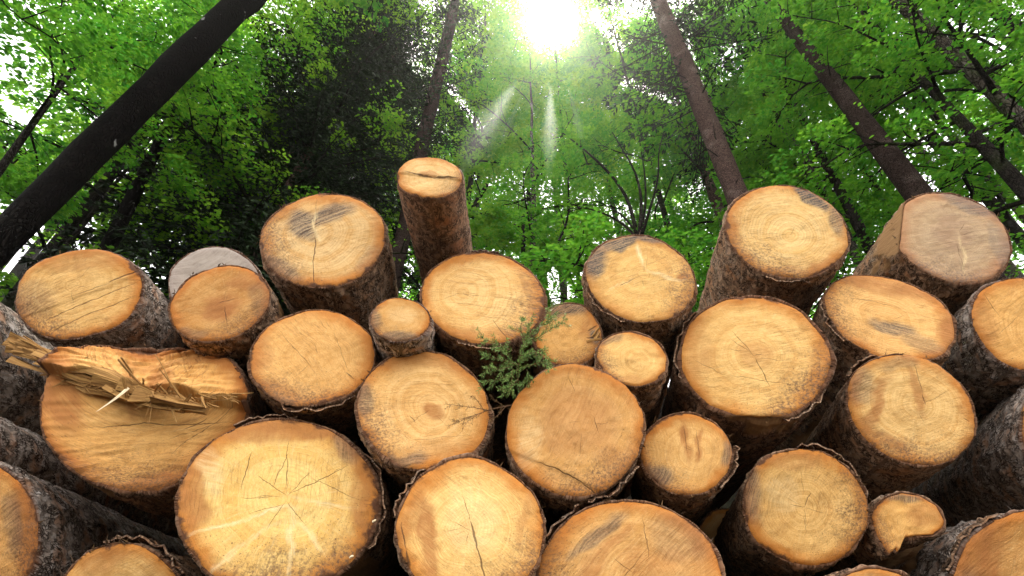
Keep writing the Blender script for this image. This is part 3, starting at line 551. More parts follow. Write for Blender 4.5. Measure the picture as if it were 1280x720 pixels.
def bark_flap(lg, a0, a1, w_, lift, sd):
    root, C, d, n, Oat = lg; rg = np.random.default_rng(sd); na, ns = 16, 5
    t = np.radians(np.linspace(a0, a1, na)); O = Oat(t); oh = O / np.linalg.norm(O, axis=1)[:, None]
    f = np.linspace(0, 1, ns); prof = np.sin(np.linspace(.15, pi - .1, na)) ** .6 * (1 + .35 * fbm(np.stack([t * 9, t * 0, t * 0 + sd], -1), sd, 3))
    top = []
    for k in range(ns):
        top.append(O * 1.01 + oh * (.005 + lift * .45 * f[k] * prof + .004 * rg.normal(size=na) * f[k])[:, None] + d * (.012 + (w_ * (1 - f[k]) - .01 * f[k]) * (1 + .1 * rg.normal(size=na)))[:, None])
    top = np.stack(top, 1); V = np.concatenate([top.reshape(-1, 3), (top + oh[:, None] * .006 + d * .003).reshape(-1, 3)])
    i, j = np.meshgrid(np.arange(na - 1), np.arange(ns - 1), indexing='ij'); a = (i * ns + j).ravel(); Q = np.stack([a, a + 1, a + ns + 1, a + ns], -1); m = na * ns
    ed = np.arange(na - 1) * ns + ns - 1; E2 = np.stack([ed, ed + ns, ed + ns + m, ed + m], -1)
    lip = np.concatenate([np.full(m, .75), np.zeros(m)])
    mesh('bark_flap', V, [Q, Q[:, ::-1] + m, E2], BARKS['brown'], root, uvs={'bark': np.tile(np.stack([np.repeat(t * .3, ns), np.tile(f * .05, na)], -1), (2, 1))}, attrs={'lip': lip, 'peel': np.zeros(2 * m)})

for q, sp in enumerate(LOGS):
    sp['seed'] = q + 1
    lg = make_log(sp)
    for z, fl in enumerate(sp.get('flaps', [])): bark_flap(lg, *fl, q * 7 + z)

# the split log: its upper half broke away along the grain and left a torn strip of wood across the face
def split_relief(u, v, P):
    ln = v - (.42 - .34 * (u + .95) / 1.9 * 1.05 + .03 * vnoise(np.stack([u * 6, v * 0, u * 0], -1), 4))
    up = sstep(0., .022, ln)
    fib = fbm(np.stack([u * 2.5, v * 26, u * 0], -1), 8, 4)
    fb2 = fbm(np.stack([u * 9, v * 40, u * 0], -1), 9, 3)
    return up * (.085 - .17 * np.clip(ln, 0, 1)) + up * (.022 * fib + .010 * fb2) + .007 * (1 - up) * fib
sp = dict(seed=40, e=(180, 522, 130, 90, 0), vp=(500, 770), D=1.588, tilt=(-.12, -.1), bark='red', irr=.25, hair=0, pith=(.2, -.6),
      poly=[(50, 500), (56, 474), (76, 441), (120, 433), (180, 431), (240, 430), (284, 446), (303, 470), (313, 500), (305, 530), (282, 556), (245, 588), (215, 606), (190, 614), (150, 612), (110, 599), (80, 580), (58, 552), (49, 525)],
      label='broad split log with a torn strip of wood across its stepped face', relief=split_relief,
      cracks=[(-.6, -.1, .9, -.05, .012), (.35, -.55, .9, .2, .008), (.45, -.15, .6, .0, .016), (.3, -.3, .75, -.05, .006)],
      stains=[('o', -.75, .2, .25, .4, 0, .9), ('o', -.1, .3, .12, .35, 0, .8), ('o', .2, .3, .1, .3, 0, .8), ('o', .0, -.9, .9, .15, 5, .7), ('o', .2, .6, .9, .08, -8, .6)],
      wood=dict(tint=(0.965, 0.895, 0.820), light=(0.76, 0.453, 0.150), saw=(-.05, .85), rings=10, ringamt=.2, edge=(0.40, 0.141, 0.025)))
split_root, SC_, sd, sn, _ = make_log(sp)

N = NT('torn_wood')
uvn = N.n('UVMap', uv_map='grain').outputs[0]
g1 = N.noise(N.vec('MULTIPLY', uvn, (3, 45, 1)), 2, 5, .7)
cT = N.mix(N.rng(g1, .32, .68), (.16, .072, .02), (.52, .29, .09))
N.principled(cT, .8, N.bump(g1, .7, .004), .2)
TORN = N.m
N = NT('pale_splinter'); N.principled((.80, .66, .42), .6); PALE = N.m

def at(px, py, D):
    r = ray(px, py); return r / r[1] * D

def shard(acc, uvs, p0, p1, w0, w1, rg, side=None, jag=.25):
    """one broken sliver of wood: a bent, tapering three-sided prism with a ragged tip"""
    p0, p1 = np.array(p0), np.array(p1); ax = p1 - p0; L = np.linalg.norm(ax); ax = ax / L
    s1 = np.cross(ax, rg.normal(size=3)); s1 /= np.linalg.norm(s1); s2 = np.cross(ax, s1)
    m = 5; V = []; bend = rg.normal(size=3) * L * .03
    for q in range(m):
        f = q / (m - 1); wv = (w0 * (1 - f) + w1 * f) * (1 + jag * rg.normal() * .4)
        c = p0 + ax * L * f + bend * 4 * f * (1 - f)
        for k in range(4):
            a = k * pi / 2 + .4
            V.append(c + (s1 * cos(a) * 1.0 + s2 * sin(a) * .6) * wv * (1 + .3 * rg.normal() * (k % 2)))
    V = np.array(V)
    if jag: V[-4:] += ax * rg.uniform(0, L * .12, (4, 1))
    Q = [(q * 4 + k, q * 4 + (k + 1) % 4, q * 4 + 4 + (k + 1) % 4, q * 4 + 4 + k) for q in range(m - 1) for k in range(4)] + [(0, 3, 2, 1), (16, 17, 18, 19)]
    acc.add(V, [np.array(Q)])
    o = rg.uniform(0, 9)
    uvs.append(np.array([(o + L * (v // 4) / 4, o * .3 + .02 * (v % 4) * (1 + w0 * 30)) for v in range(20)]))

def build_tear():
    rg = np.random.default_rng(77); D = 1.50
    acc, uvs = Acc(), []
    # strip from the far left end down to the right along the break
    path = np.array([(14, 432), (62, 452), (110, 472), (160, 489), (205, 503), (252, 511)], float)
    cum = np.linspace(0, 1, len(path))
    f = lambda t: np.array([np.interp(t, cum, path[:, 0]), np.interp(t, cum, path[:, 1])])
    for q in range(40):
        a = rg.beta(.8, 1.3) * .8; b = min(1., a + rg.uniform(.15, .45))
        thick = 17 * (1 - .7 * a); off = rg.normal() * thick * .42
        pa, pb = f(a), f(b); z = rg.uniform(-.015, .05) + abs(off) * .0012
        shard(acc, uvs, at(pa[0] + rg.normal() * 2, pa[1] + off + rg.normal(), D + z - .02), at(pb[0], pb[1] + off * .7 + rg.normal() * 1.5, D + z), rg.uniform(.016, .034), rg.uniform(.006, .018), rg)
    for q in range(16):                                          # ragged pale end at the far left
        a = rg.uniform(0, .12); pa = f(a); off = rg.uniform(-11, 11)
        shard(acc, uvs, at(pa[0] + 28, pa[1] + off * .8 + 8, D + .01), at(pa[0] - rg.uniform(-6, 8), pa[1] + off - rg.uniform(-1, 7), D - .02), .008, .004, rg, jag=.6)
    V, fs = acc.out(); o = SC_
    mesh('torn_strip', V - o, fs, TORN, split_root, smooth=False, uvs={'grain': np.vstack(uvs)})
    acc, uvs = Acc(), []
    for q in range(18):                                          # tuft of splinters standing out of the break
        bx, by = rg.normal(196, 22), 0; by = 492 + (bx - 196) * .22 + rg.normal() * 6
        an = rg.normal(-2.1, .75) if rg.random() < .6 else rg.normal(1.4, .7)
        l = abs(rg.normal(10, 7)) + 4
        shard(acc, uvs, at(bx, by, D + .01), at(bx + cos(an) * l, by + sin(an) * l, D - rg.uniform(.0, .07)), rg.uniform(.003, .012), rg.uniform(.001, .004), rg, jag=.5)
    for (x0, y0, x1, y1, wd) in ((165, 470, 152, 448, .011), (176, 482, 150, 452, .010), (160, 500, 154, 474, .008), (215, 485, 195, 445, .0025), (222, 490, 200, 462, .003), (190, 500, 182, 520, .002), (188, 500, 186, 528, .0015), (195, 498, 170, 511, .0012)):
        shard(acc, uvs, at(x0, y0, D), at(x1, y1, D - .05), wd, wd * .55, rg)
    for q in range(90):                                          # fine fibres all along the break
        bx = rg.uniform(66, 300); by = 470 + (bx - 60) * .175 - max(0, bx - 255) * .55 + rg.normal() * 3
        l = rg.uniform(6, 26); an = rg.normal(.15, .28) + (pi if rg.random() < .35 else 0)
        shard(acc, uvs, at(bx, by, D + .012), at(bx + cos(an) * l, by + sin(an) * l + 2, D - rg.uniform(0, .02)), rg.uniform(.0015, .006), rg.uniform(.0006, .002), rg, jag=.5)
    V, fs = acc.out()
    mesh('splinters', V - o, fs, TORN, split_root, smooth=False, uvs={'grain': np.vstack(uvs)}, kind='stuff')
    acc, uvs = Acc(), []
    shard(acc, uvs, at(160, 485, D - .02), at(124, 512, D - .09), .006, .0012, rg, jag=.1)
    V, fs = acc.out()
    mesh('splinter', V - o, fs, PALE, split_root, smooth=False)['label'] = 'long pale splinter pointing down left'
build_tear()

def build_chips():
    rg = np.random.default_rng(5); root = next(o for o in SC.objects if o.get('label', '').startswith('biggest bright log')); o = np.array(root.location) - HO
    for (px, py, l) in ((466, 652, 4), (437, 697, 4)):
        acc, uvs = Acc(), []; p = at(px, py, 1.585); shard(acc, uvs, p, at(px + l, py - l * .5, 1.57), .0045, .003, rg, jag=.4)
        V, fs = acc.out(); mesh('wood_chip', V - o, fs, PALE, root, smooth=False)
build_chips()

def build_stub():
    rg = np.random.default_rng(8); root = next(o for o in SC.objects if o.get('label', '').startswith('small log with mouldy')); o = np.array(root.location) - HO
    acc, uvs = Acc(), []
    shard(acc, uvs, at(733, 427, 1.655), at(752, 424, 1.62), .005, .006, rg); shard(acc, uvs, at(741, 421, 1.655), at(749, 410, 1.63), .010, .004, rg, jag=.4); shard(acc, uvs, at(744, 424, 1.65), at(750, 415, 1.63), .009, .004, rg, jag=.4)
    V, fs = acc.out(); mesh('broken_stub', V - o, fs, TORN, root, smooth=False, uvs={'grain': np.vstack(uvs)})
build_stub()

# ------------------------------------------------------------------ twigs caught in the pile
N = NT('needles_green'); at_ = N.n('Attribute', attribute_name='tone').outputs['Fac']
N.principled(N.mix(at_, (.06, .15, .03), (.34, .52, .13)), .55, None, .3); NEEDLE = N.m
N = NT('needles_dry'); at_ = N.n('Attribute', attribute_name='tone').outputs['Fac']
N.principled(N.mix(at_, (.10, .055, .02), (.30, .19, .07)), .7, None, .2); DRYN = N.m
N = NT('twig_bark'); N.principled((.16, .085, .045), .8, None, .2); TWIG = N.m

def smooth_path(P, n=14):
    P = np.asarray(P, float); c = np.concatenate([[0], np.cumsum(np.linalg.norm(np.diff(P, axis=0), axis=1))])
    if len(P) < 3: return np.stack([np.interp(np.linspace(0, c[-1], n), c, P[:, q]) for q in range(3)], -1)
    s = np.linspace(0, c[-1], n); X = np.stack([np.interp(s, c, P[:, q]) for q in range(3)], -1)
    for _ in range(3): X[1:-1] = (X[:-2] + 2 * X[1:-1] + X[2:]) / 4
    return X

def sprig(name, label, cat, lines, D0, mat, nl, nw, dens, rad, seed, leaf=1):
    rg = np.random.default_rng(seed); stem = Acc(); nv, nf, tone = [], [], []
    o = at(*lines[0][0][:2], D0)
    root = thing(name, o + HO, label, cat)
    for li, (pts, dd, needles) in enumerate([(l[0:-1] if not isinstance(l[-1], tuple) else l, 0, l[-1] if not isinstance(l[-1], tuple) else 1) for l in lines]):
        dz = rg.uniform(-.07, .02) if li else 0
        P3 = [at(p[0], p[1], D0 + dz * (i / max(1, len(pts) - 1)) + (p[2] if len(p) > 2 else 0)) - o for i, p in enumerate(pts)]
        X = smooth_path(P3); stem.add(*tube(X, np.linspace(rad if li == 0 else rad * .6, rad * .3, len(X)), 6))
        if not needles: continue
        L = np.linalg.norm(np.diff(X, axis=0), axis=1).sum(); T = np.gradient(X, axis=0); T /= np.linalg.norm(T, axis=1)[:, None]
        # side shoots carry needles as well
        shoots = [X]
        for q in range(int(L / .026)):
            a = rg.uniform(.2, .95); i = int(a * (len(X) - 1)); side = np.cross(T[i], rg.normal(size=3)); side /= np.linalg.norm(side)
            dr = T[i] * .8 + side * .8; l = rg.uniform(.02, .05) * needles
            Y = X[i] + dr * np.linspace(0, l, 6)[:, None] + np.array([0, 0, -.15]) * (np.linspace(0, 1, 6) ** 2 * l)[:, None]
            shoots.append(Y); stem.add(*tube(Y, np.linspace(rad * .35, rad * .2, 6), 4))
        for Y in shoots:
            TY = np.gradient(Y, axis=0); TY /= np.linalg.norm(TY, axis=1)[:, None] + 1e-9; l = np.linalg.norm(np.diff(Y, axis=0), axis=1).sum()
            for q in range(int(l * dens)):
                a = rg.uniform(0.02, 1) * (len(Y) - 1); i = int(a); p = Y[i] * (1 - a + i) + Y[min(i + 1, len(Y) - 1)] * (a - i)
                s = np.cross(TY[i], rg.normal(size=3)); s /= np.linalg.norm(s); dr = TY[i] * .6 + s * .8
                wv = np.cross(dr, rg.normal(size=3)); wv *= nw / np.linalg.norm(wv); ln = nl * rg.uniform(.6, 1.15)
                c = len(nv); nv += [p - wv * .5, p + dr * ln * .5 - wv, p + dr * ln, p + dr * ln * .5 + wv]; nf.append((c, c + 1, c + 2, c + 3))
                tn = rg.uniform(0, 1) ** 1.5; tone += [tn] * 4
    V, fs = stem.out(); mesh('stem', V, fs, TWIG, root)
    mesh('needles', np.array(nv), [np.array(nf)], mat, root, smooth=False, attrs={'tone': np.array(tone)}, kind='stuff')
    return root

sprig('spruce_sprig', 'green needled spruce sprig sticking up out of the gap in the middle of the pile', 'sprig', [
    [(656, 512, .14), (647, 482, .08), (647, 456), (656, 426), (661, 408), (668, 393)], [(654, 434), (682, 416), (708, 398)], [(682, 416), (687, 391), (691, 375)],
    [(647, 456), (626, 449), (603, 446)], [(641, 439), (618, 428), (597, 421)], [(647, 462), (623, 475), (599, 478)], [(647, 474), (636, 487), (623, 486)],
    [(656, 459), (682, 451), (694, 462)], [(659, 462), (661, 482, .08), (664, 502, .16)], [(656, 426), (673, 408), (692, 396)], [(641, 458), (622, 462), (606, 458)],
    [(650, 445), (668, 440), (684, 438)], [(640, 450), (630, 436), (620, 438)], [(656, 426), (650, 410), (654, 398)], [(640, 462), (640, 480), (634, 494)],
    [(640, 428), (627, 415), (616, 400), 0]], 1.52, NEEDLE, .014, .0009, 1200, .0019, 5)
sprig('dry_twig', 'dry brown twig with sparse needles lying over the face of the dark-hearted log', 'twig', [
    [(642, 506, .06), (615, 511), (590, 520), (560, 533), .5], [(612, 513), (584, 508), (556, 505), .5], [(606, 514), (596, 500), (590, 494), .4], [(590, 520), (575, 524), (566, 530), .5], [(600, 516), (584, 527), (578, 536), .5],
    [(630, 508), (618, 500), (612, 494), .3], [(632, 508), (622, 520), (610, 526), .3]], 1.555, DRYN, .010, .0007, 420, .0016, 9)

# ------------------------------------------------------------------ the forest
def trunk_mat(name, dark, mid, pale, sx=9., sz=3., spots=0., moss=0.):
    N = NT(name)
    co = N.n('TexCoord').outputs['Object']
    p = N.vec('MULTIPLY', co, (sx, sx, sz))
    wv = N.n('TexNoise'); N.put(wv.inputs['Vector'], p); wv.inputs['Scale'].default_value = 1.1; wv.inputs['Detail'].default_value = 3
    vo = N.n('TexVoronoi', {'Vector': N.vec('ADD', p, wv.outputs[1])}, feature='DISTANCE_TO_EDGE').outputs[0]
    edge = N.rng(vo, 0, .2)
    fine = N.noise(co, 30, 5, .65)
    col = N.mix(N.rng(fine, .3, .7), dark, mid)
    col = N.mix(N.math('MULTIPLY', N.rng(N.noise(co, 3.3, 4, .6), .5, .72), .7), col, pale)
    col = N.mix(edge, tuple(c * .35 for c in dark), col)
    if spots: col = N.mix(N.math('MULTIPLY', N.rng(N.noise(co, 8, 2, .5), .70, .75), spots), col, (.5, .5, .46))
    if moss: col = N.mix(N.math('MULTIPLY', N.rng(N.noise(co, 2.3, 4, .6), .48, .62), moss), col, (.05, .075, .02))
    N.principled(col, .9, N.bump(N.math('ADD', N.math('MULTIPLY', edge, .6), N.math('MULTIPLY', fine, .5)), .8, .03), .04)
    return N.m
TB = {
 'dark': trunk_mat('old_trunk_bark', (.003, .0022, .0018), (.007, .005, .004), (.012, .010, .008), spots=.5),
 'spruce': trunk_mat('spruce_trunk_bark', (.07, .042, .034), (.18, .112, .09), (.30, .22, .185), 14, 8),
 'spruce_dark': trunk_mat('dark_spruce_bark', (.035, .022, .018), (.085, .056, .046), (.15, .112, .095), 14, 8),
 'beech': trunk_mat('beech_trunk_bark', (.055, .044, .034), (.13, .105, .085), (.22, .195, .165), 5, 2, moss=.5),
 'thin': trunk_mat('thin_stem_bark', (.018, .014, .011), (.04, .032, .026), (.07, .06, .048), 12, 4, moss=.3),
}
def leaf_mat(name, c0, c1, t0, t1, tr=.55):
    N = NT(name); tone = N.n('Attribute', attribute_name='tone').outputs['Fac']
    d = N.n('BsdfDiffuse', {0: N.mix(tone, c0, c1)}); t = N.n('BsdfTranslucent', {0: N.mix(tone, t0, t1)})
    m = N.n('MixShader', {0: tr, 1: d.outputs[0], 2: t.outputs[0]})
    N.t.links.new(m.outputs[0], N.out.inputs[0]); return N.m
LM = {
 'beech': leaf_mat('beech_leaf', (.034, .115, .016), (.075, .18, .022), (.07, .36, .03), (.30, .64, .04)),
 'maple': leaf_mat('young_leaf', (.045, .13, .016), (.10, .20, .022), (.15, .46, .03), (.42, .70, .05)),
 'deep': leaf_mat('shade_leaf', (.026, .09, .016), (.055, .14, .020), (.05, .28, .028), (.20, .48, .04)),
}
N = NT('spruce_needles'); tone = N.n('Attribute', attribute_name='tone').outputs['Fac']
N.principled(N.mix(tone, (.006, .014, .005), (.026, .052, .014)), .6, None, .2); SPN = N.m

SUN_HOLE = .52       # the gap in the canopy the sun stands in: a tube round the line towards the sun
def in_gap(P, rad=SUN_HOLE):
    q = P - HO; along = q @ SUN
    perp = np.linalg.norm(q - along[:, None] * SUN, axis=1)
    return perp < (rad + .036 * np.maximum(along, 0)) * (.72 + .65 * np.random.default_rng(len(P)).random(len(P)) ** 1.6)

# (lower point, upper point, half width, distance): trunks the boughs in front leave open to view
OPEN = [((0, 308), (303, 0), 34, 4.9), ((497, 325), (562, 30), 13, 7.2), ((922, 245), (822, 0), 19, 6.5), ((1152, 245), (1040, 100), 21, 6.9), ((1040, 100), (985, 30), 9, 6.9),
        ((1292, 165), (1122, 0), 15, 7.8), ((1285, 240), (1200, 150), 14, 7.0), ((136, 310), (196, 185), 14, 7.4), ((1078, 290), (1018, 178), 7, 8.8), ((797, 300), (760, 190), 30, 6.3), ((375, 215), (405, 160), 8, 7.6),
        # chinks where the bright sky looks through the foliage
        ((45, 345), (105, 285), 20, 90), ((110, 262), (150, 215), 12, 90), ((695, 345), (700, 372), 13, 90), ((780, 100), (845, 128), 7, 90), ((1120, 205), (1170, 236), 9, 90), ((1195, 262), (1250, 250), 7, 90), ((0, 128), (40, 150), 9, 90), ((860, 60), (885, 130), 6, 90), ((565, 110), (600, 160), 6, 90), ((745, 20), (775, 60), 8, 90), ((1190, 30), (1250, 60), 7, 90)]
def before_trunk(P, rg):
    q = P - HO; dep = q @ np.array([0, CS, SN]); ok = dep > .3; dd = np.where(ok, dep, 1)
    x = 640 + F * q[:, 0] / dd; y = 360 - F * (q @ np.array([0, -SN, CS])) / dd; r = np.hypot(q[:, 0], q[:, 1])
    out = np.zeros(len(P), bool)
    for a, b, hw, dist in OPEN:
        a, b = np.array(a, float), np.array(b, float); ab = b - a
        t = np.clip(((x - a[0]) * ab[0] + (y - a[1]) * ab[1]) / (ab @ ab), 0, 1)
        out |= ok & (np.hypot(x - a[0] - t * ab[0], y - a[1] - t * ab[1]) < hw) & (r < dist)
    return out & (rg.random(len(P)) < .88)

def leaves(C, A, SZ, K, ls, rg, flat=.32, pitch=0.):
    """leaf fans: C centres, A azimuths, SZ fan lengths; K leaves each -> verts, quads, tone"""
    M = len(C); n = M * K
    u = rg.random(n) ** .8; side = np.where(rg.random(n) < .5, -1., 1.)
    sz = np.repeat(SZ, K); az = np.repeat(A, K); cc = np.repeat(C, K, 0)
    lat = side * (.40 * (1 - .55 * u)) * rg.random(n) ** .7 * sz
    fwd = np.stack([np.cos(az), np.sin(az), 0 * az], -1); sd = np.stack([-np.sin(az), np.cos(az), 0 * az], -1)
    p = cc + fwd * (u * sz)[:, None] + sd * lat[:, None]
    p[:, 2] += -.22 * sz * u ** 2 - .25 * np.abs(lat) + rg.normal(size=n) * .05 * sz
    ax = fwd + sd * (side * rg.uniform(.3, 1.2, n))[:, None] + rg.normal(size=(n, 3)) * .3; ax[:, 2] -= .25
    ax /= np.linalg.norm(ax, axis=1)[:, None]
    nr = np.array([0, 0, 1.]) + rg.normal(size=(n, 3)) * flat
    w_ = np.cross(nr, ax); w_ /= np.linalg.norm(w_, axis=1)[:, None]; nn = np.cross(ax, w_)
    l = ls * rg.uniform(.65, 1.25, n)[:, None]; wd = l * rg.uniform(.27, .36, n)[:, None]
    keep = ~(in_gap(p) | before_trunk(p, rg))
    V = np.stack([p, p + ax * l * .38 - w_ * wd + nn * l * .07, p + ax * l * .75 - w_ * wd * .75 + nn * l * .05, p + ax * l - nn * l * .06, p + ax * l * .75 + w_ * wd * .75 + nn * l * .05, p + ax * l * .38 + w_ * wd + nn * l * .07], 1)[keep]
    m = len(V); b = np.arange(m)[:, None] * 6
    Q = np.vstack([b + np.array([[0, 1, 2, 3]]), b + np.array([[0, 3, 4, 5]])])
    tone = np.clip(np.repeat(rg.random(M), K)[keep] * .6 + rg.random(m) * .5 - .05, 0, 1)
    return V.reshape(-1, 3), Q, np.repeat(tone, 6)

def trunk_path(base, mid, top_z, rg, wob=.05):
    """from the base through mid, on to height top_z, bending a little back to the vertical"""
    dr = (mid - base) / (mid[2] - base[2]); z = np.linspace(base[2] - .3, top_z, 44); q = z - base[2]
    lim = mid[2] - base[2]
    k = np.where(q < lim * 1.3, q, lim * 1.3 + (q - lim * 1.3) * .6)
    P = base + dr * k[:, None]; P[:, 2] = z
    s = rg.uniform(0, 50); f = np.clip(q / lim, 0, 4)
    P[:, 0] += wob * fbm(np.stack([z * .35, z * 0 + s, z * 0], -1), 2, 2) * np.minimum(1, np.abs(f * (1 - np.minimum(f, 1))) * 3 + (f > 1) * (f - 1))
    P[:, 1] += wob * fbm(np.stack([z * .35, z * 0 + s + 9, z * 0], -1), 2, 2) * np.minimum(1, np.abs(f * (1 - np.minimum(f, 1))) * 3 + (f > 1) * (f - 1))
    return P

def at_dist(px, py, r):
    v = ray(px, py); return v / np.hypot(v[0], v[1]) * r + HO

def broadleaf(name, label, P, R, bark, crown, seed, group=None, fork=None, sides=14, stubs=0):
    """P trunk path, R radii; crown = dict(h0,h1,n,len,leaf,K,mat)"""
    rg = np.random.default_rng(seed)
    o = P[1].copy(); root = thing(name, o, label, 'tree', group)
    V, fs = tube(P - o, R, sides, seed, .16); mesh('trunk', V, fs, TB[bark], root)
    br = Acc(); SC_c, SC_a, SC_s = [], [], []
    zz = P[:, 2]
    nl = crown['n']; h0, h1 = crown['h0'], crown['h1']
    for q in range(nl):
        h = h0 + (h1 - h0) * (q + rg.random()) / nl
        b = np.array([np.interp(h, zz, P[:, c]) for c in range(3)]); r = np.interp(h, zz, R)
        az = q * 2.4 + rg.normal() * .4 + seed
        if crown.get('az') is not None and rg.random() < .75: az = crown['az'] + rg.normal() * .8
        L = crown['len'] * rg.uniform(.6, 1.15) * (1 - .45 * ((h - h0) / (h1 - h0)) ** 2)
        rise = rg.uniform(.25, .75); m = 12; s = np.linspace(0, 1, m)
        dh = np.array([cos(az), sin(az), 0]); sdv = np.array([-sin(az), cos(az), 0])
        X = b + dh * (L * s)[:, None]; X[:, 2] += L * (rise * s - (rise * .55 + .08) * s ** 2)
        wb = rg.normal(size=3) * .10 * L; X += np.outer(np.sin(s * 5 + rg.uniform(0, 6)) * s, wb) + np.outer(np.sin(s * 11 + rg.uniform(0, 6)) * s, rg.normal(size=3) * .03 * L)
        rb = min(r * .5, .012 + .011 * L)
        br.add(*tube(X, rb * (1 - .8 * s), 5, cap=False))
        ns = int(3 + 3.2 * L)
        for k in range(ns):
            f = .22 + .78 * (k + rg.random()) / ns; i = min(m - 2, int(f * (m - 1)))
            sd_ = 1 if k % 2 else -1; a2 = az + sd_ * rg.uniform(.5, 1.1); l2 = L * .38 * (1.15 - f * .6) * rg.uniform(.7, 1.2)
            d2 = np.array([cos(a2), sin(a2), rg.uniform(-.05, .35)])
            s2 = np.linspace(0, 1, 7); Y = X[i] + d2 * (l2 * s2)[:, None]; Y[:, 2] -= .15 * l2 * s2 ** 2; Y += np.outer(np.sin(s2 * 6 + rg.uniform(0, 6)) * s2, rg.normal(size=3) * .04 * l2)
            br.add(*tube(Y, rb * .4 * (1 - .75 * s2), 4, cap=False))
            for w2 in (1, 2, 3, 4, 5, 6):
                if rg.random() < crown.get('dens', .8):
                    SC_c.append(Y[w2] + rg.normal(size=3) * .04); SC_a.append(a2 + rg.normal() * .9); SC_s.append(rg.uniform(.28, .55) * crown.get('fan', 1.))
    if fork:
        for X, r in fork:
            V, fs = tube(X - o, r, 8, seed, .12); mesh('limb', V, fs, TB['thin'], root)
    if br.n:
        V, fs = br.out(); keep = None
        mesh('branches', V - o, fs, TB['thin' if bark != 'dark' else 'dark'], root, kind='stuff')
    if SC_c:
        V, Q, tone = leaves(np.array(SC_c), np.array(SC_a), np.array(SC_s), crown['K'], crown['leaf'], rg)
        global NLEAF; NLEAF += len(Q) // 2
        mesh('crown', V - o, [Q], LM[crown['mat']], root, smooth=False, attrs={'tone': tone}, kind='stuff')
    return root
NLEAF = 0

def trunk_from(lo, hi, wl, wh, dist, top, seed, dist2=None):
    rg = np.random.default_rng(seed + 900)
    A = at_dist(*lo, dist); B = at_dist(*hi, dist2 or dist)
    dep = lambda Q: (Q - HO) @ np.array([0, CS, SN])
    rl = wl / 2 / F * dep(A); rh = wh / 2 / F * dep(B)
    k = (B - A) / (B[2] - A[2]); zb = float(ground_z(np.array([A[0]]), np.array([A[1]]))[0]); base = A + k * (zb - A[2])
    zb = float(ground_z(base[None, 0], base[None, 1])[0]); base = A + k * (zb - A[2])
    P = trunk_path(base, B, top, rg)
    z = P[:, 2]; R = rl + (rh - rl) * (z - A[2]) / (B[2] - A[2]); R = np.minimum(R, rl * 1.5)
    R = np.where(z > B[2], rh * np.clip((top - z) / (top - B[2]), .12, 1) ** .8, R) * (1 + .5 * np.exp(-np.maximum(z - zb, 0) * 2.2))
    return P, np.maximum(R, .006)

def beech_at(x, y, r0, H, seed, crown, label, bark='beech', group=None, name='beech_tree', lean=(0, 0)):
    rg = np.random.default_rng(seed + 500); zb = float(ground_z(np.array([x]), np.array([y]))[0])
    base = np.array([x, y, zb]); mid = base + np.array([lean[0], lean[1], H * .5])
    P = trunk_path(base, mid, zb + H, rg, .25)
    R = r0 * np.clip(1 - (P[:, 2] - zb) / H, .08, 1) ** .8 * (1 + .4 * np.exp(-np.maximum(P[:, 2] - zb, 0) * 2.5))
    return broadleaf(name, label, P, R, bark, crown, seed, group, sides=12)

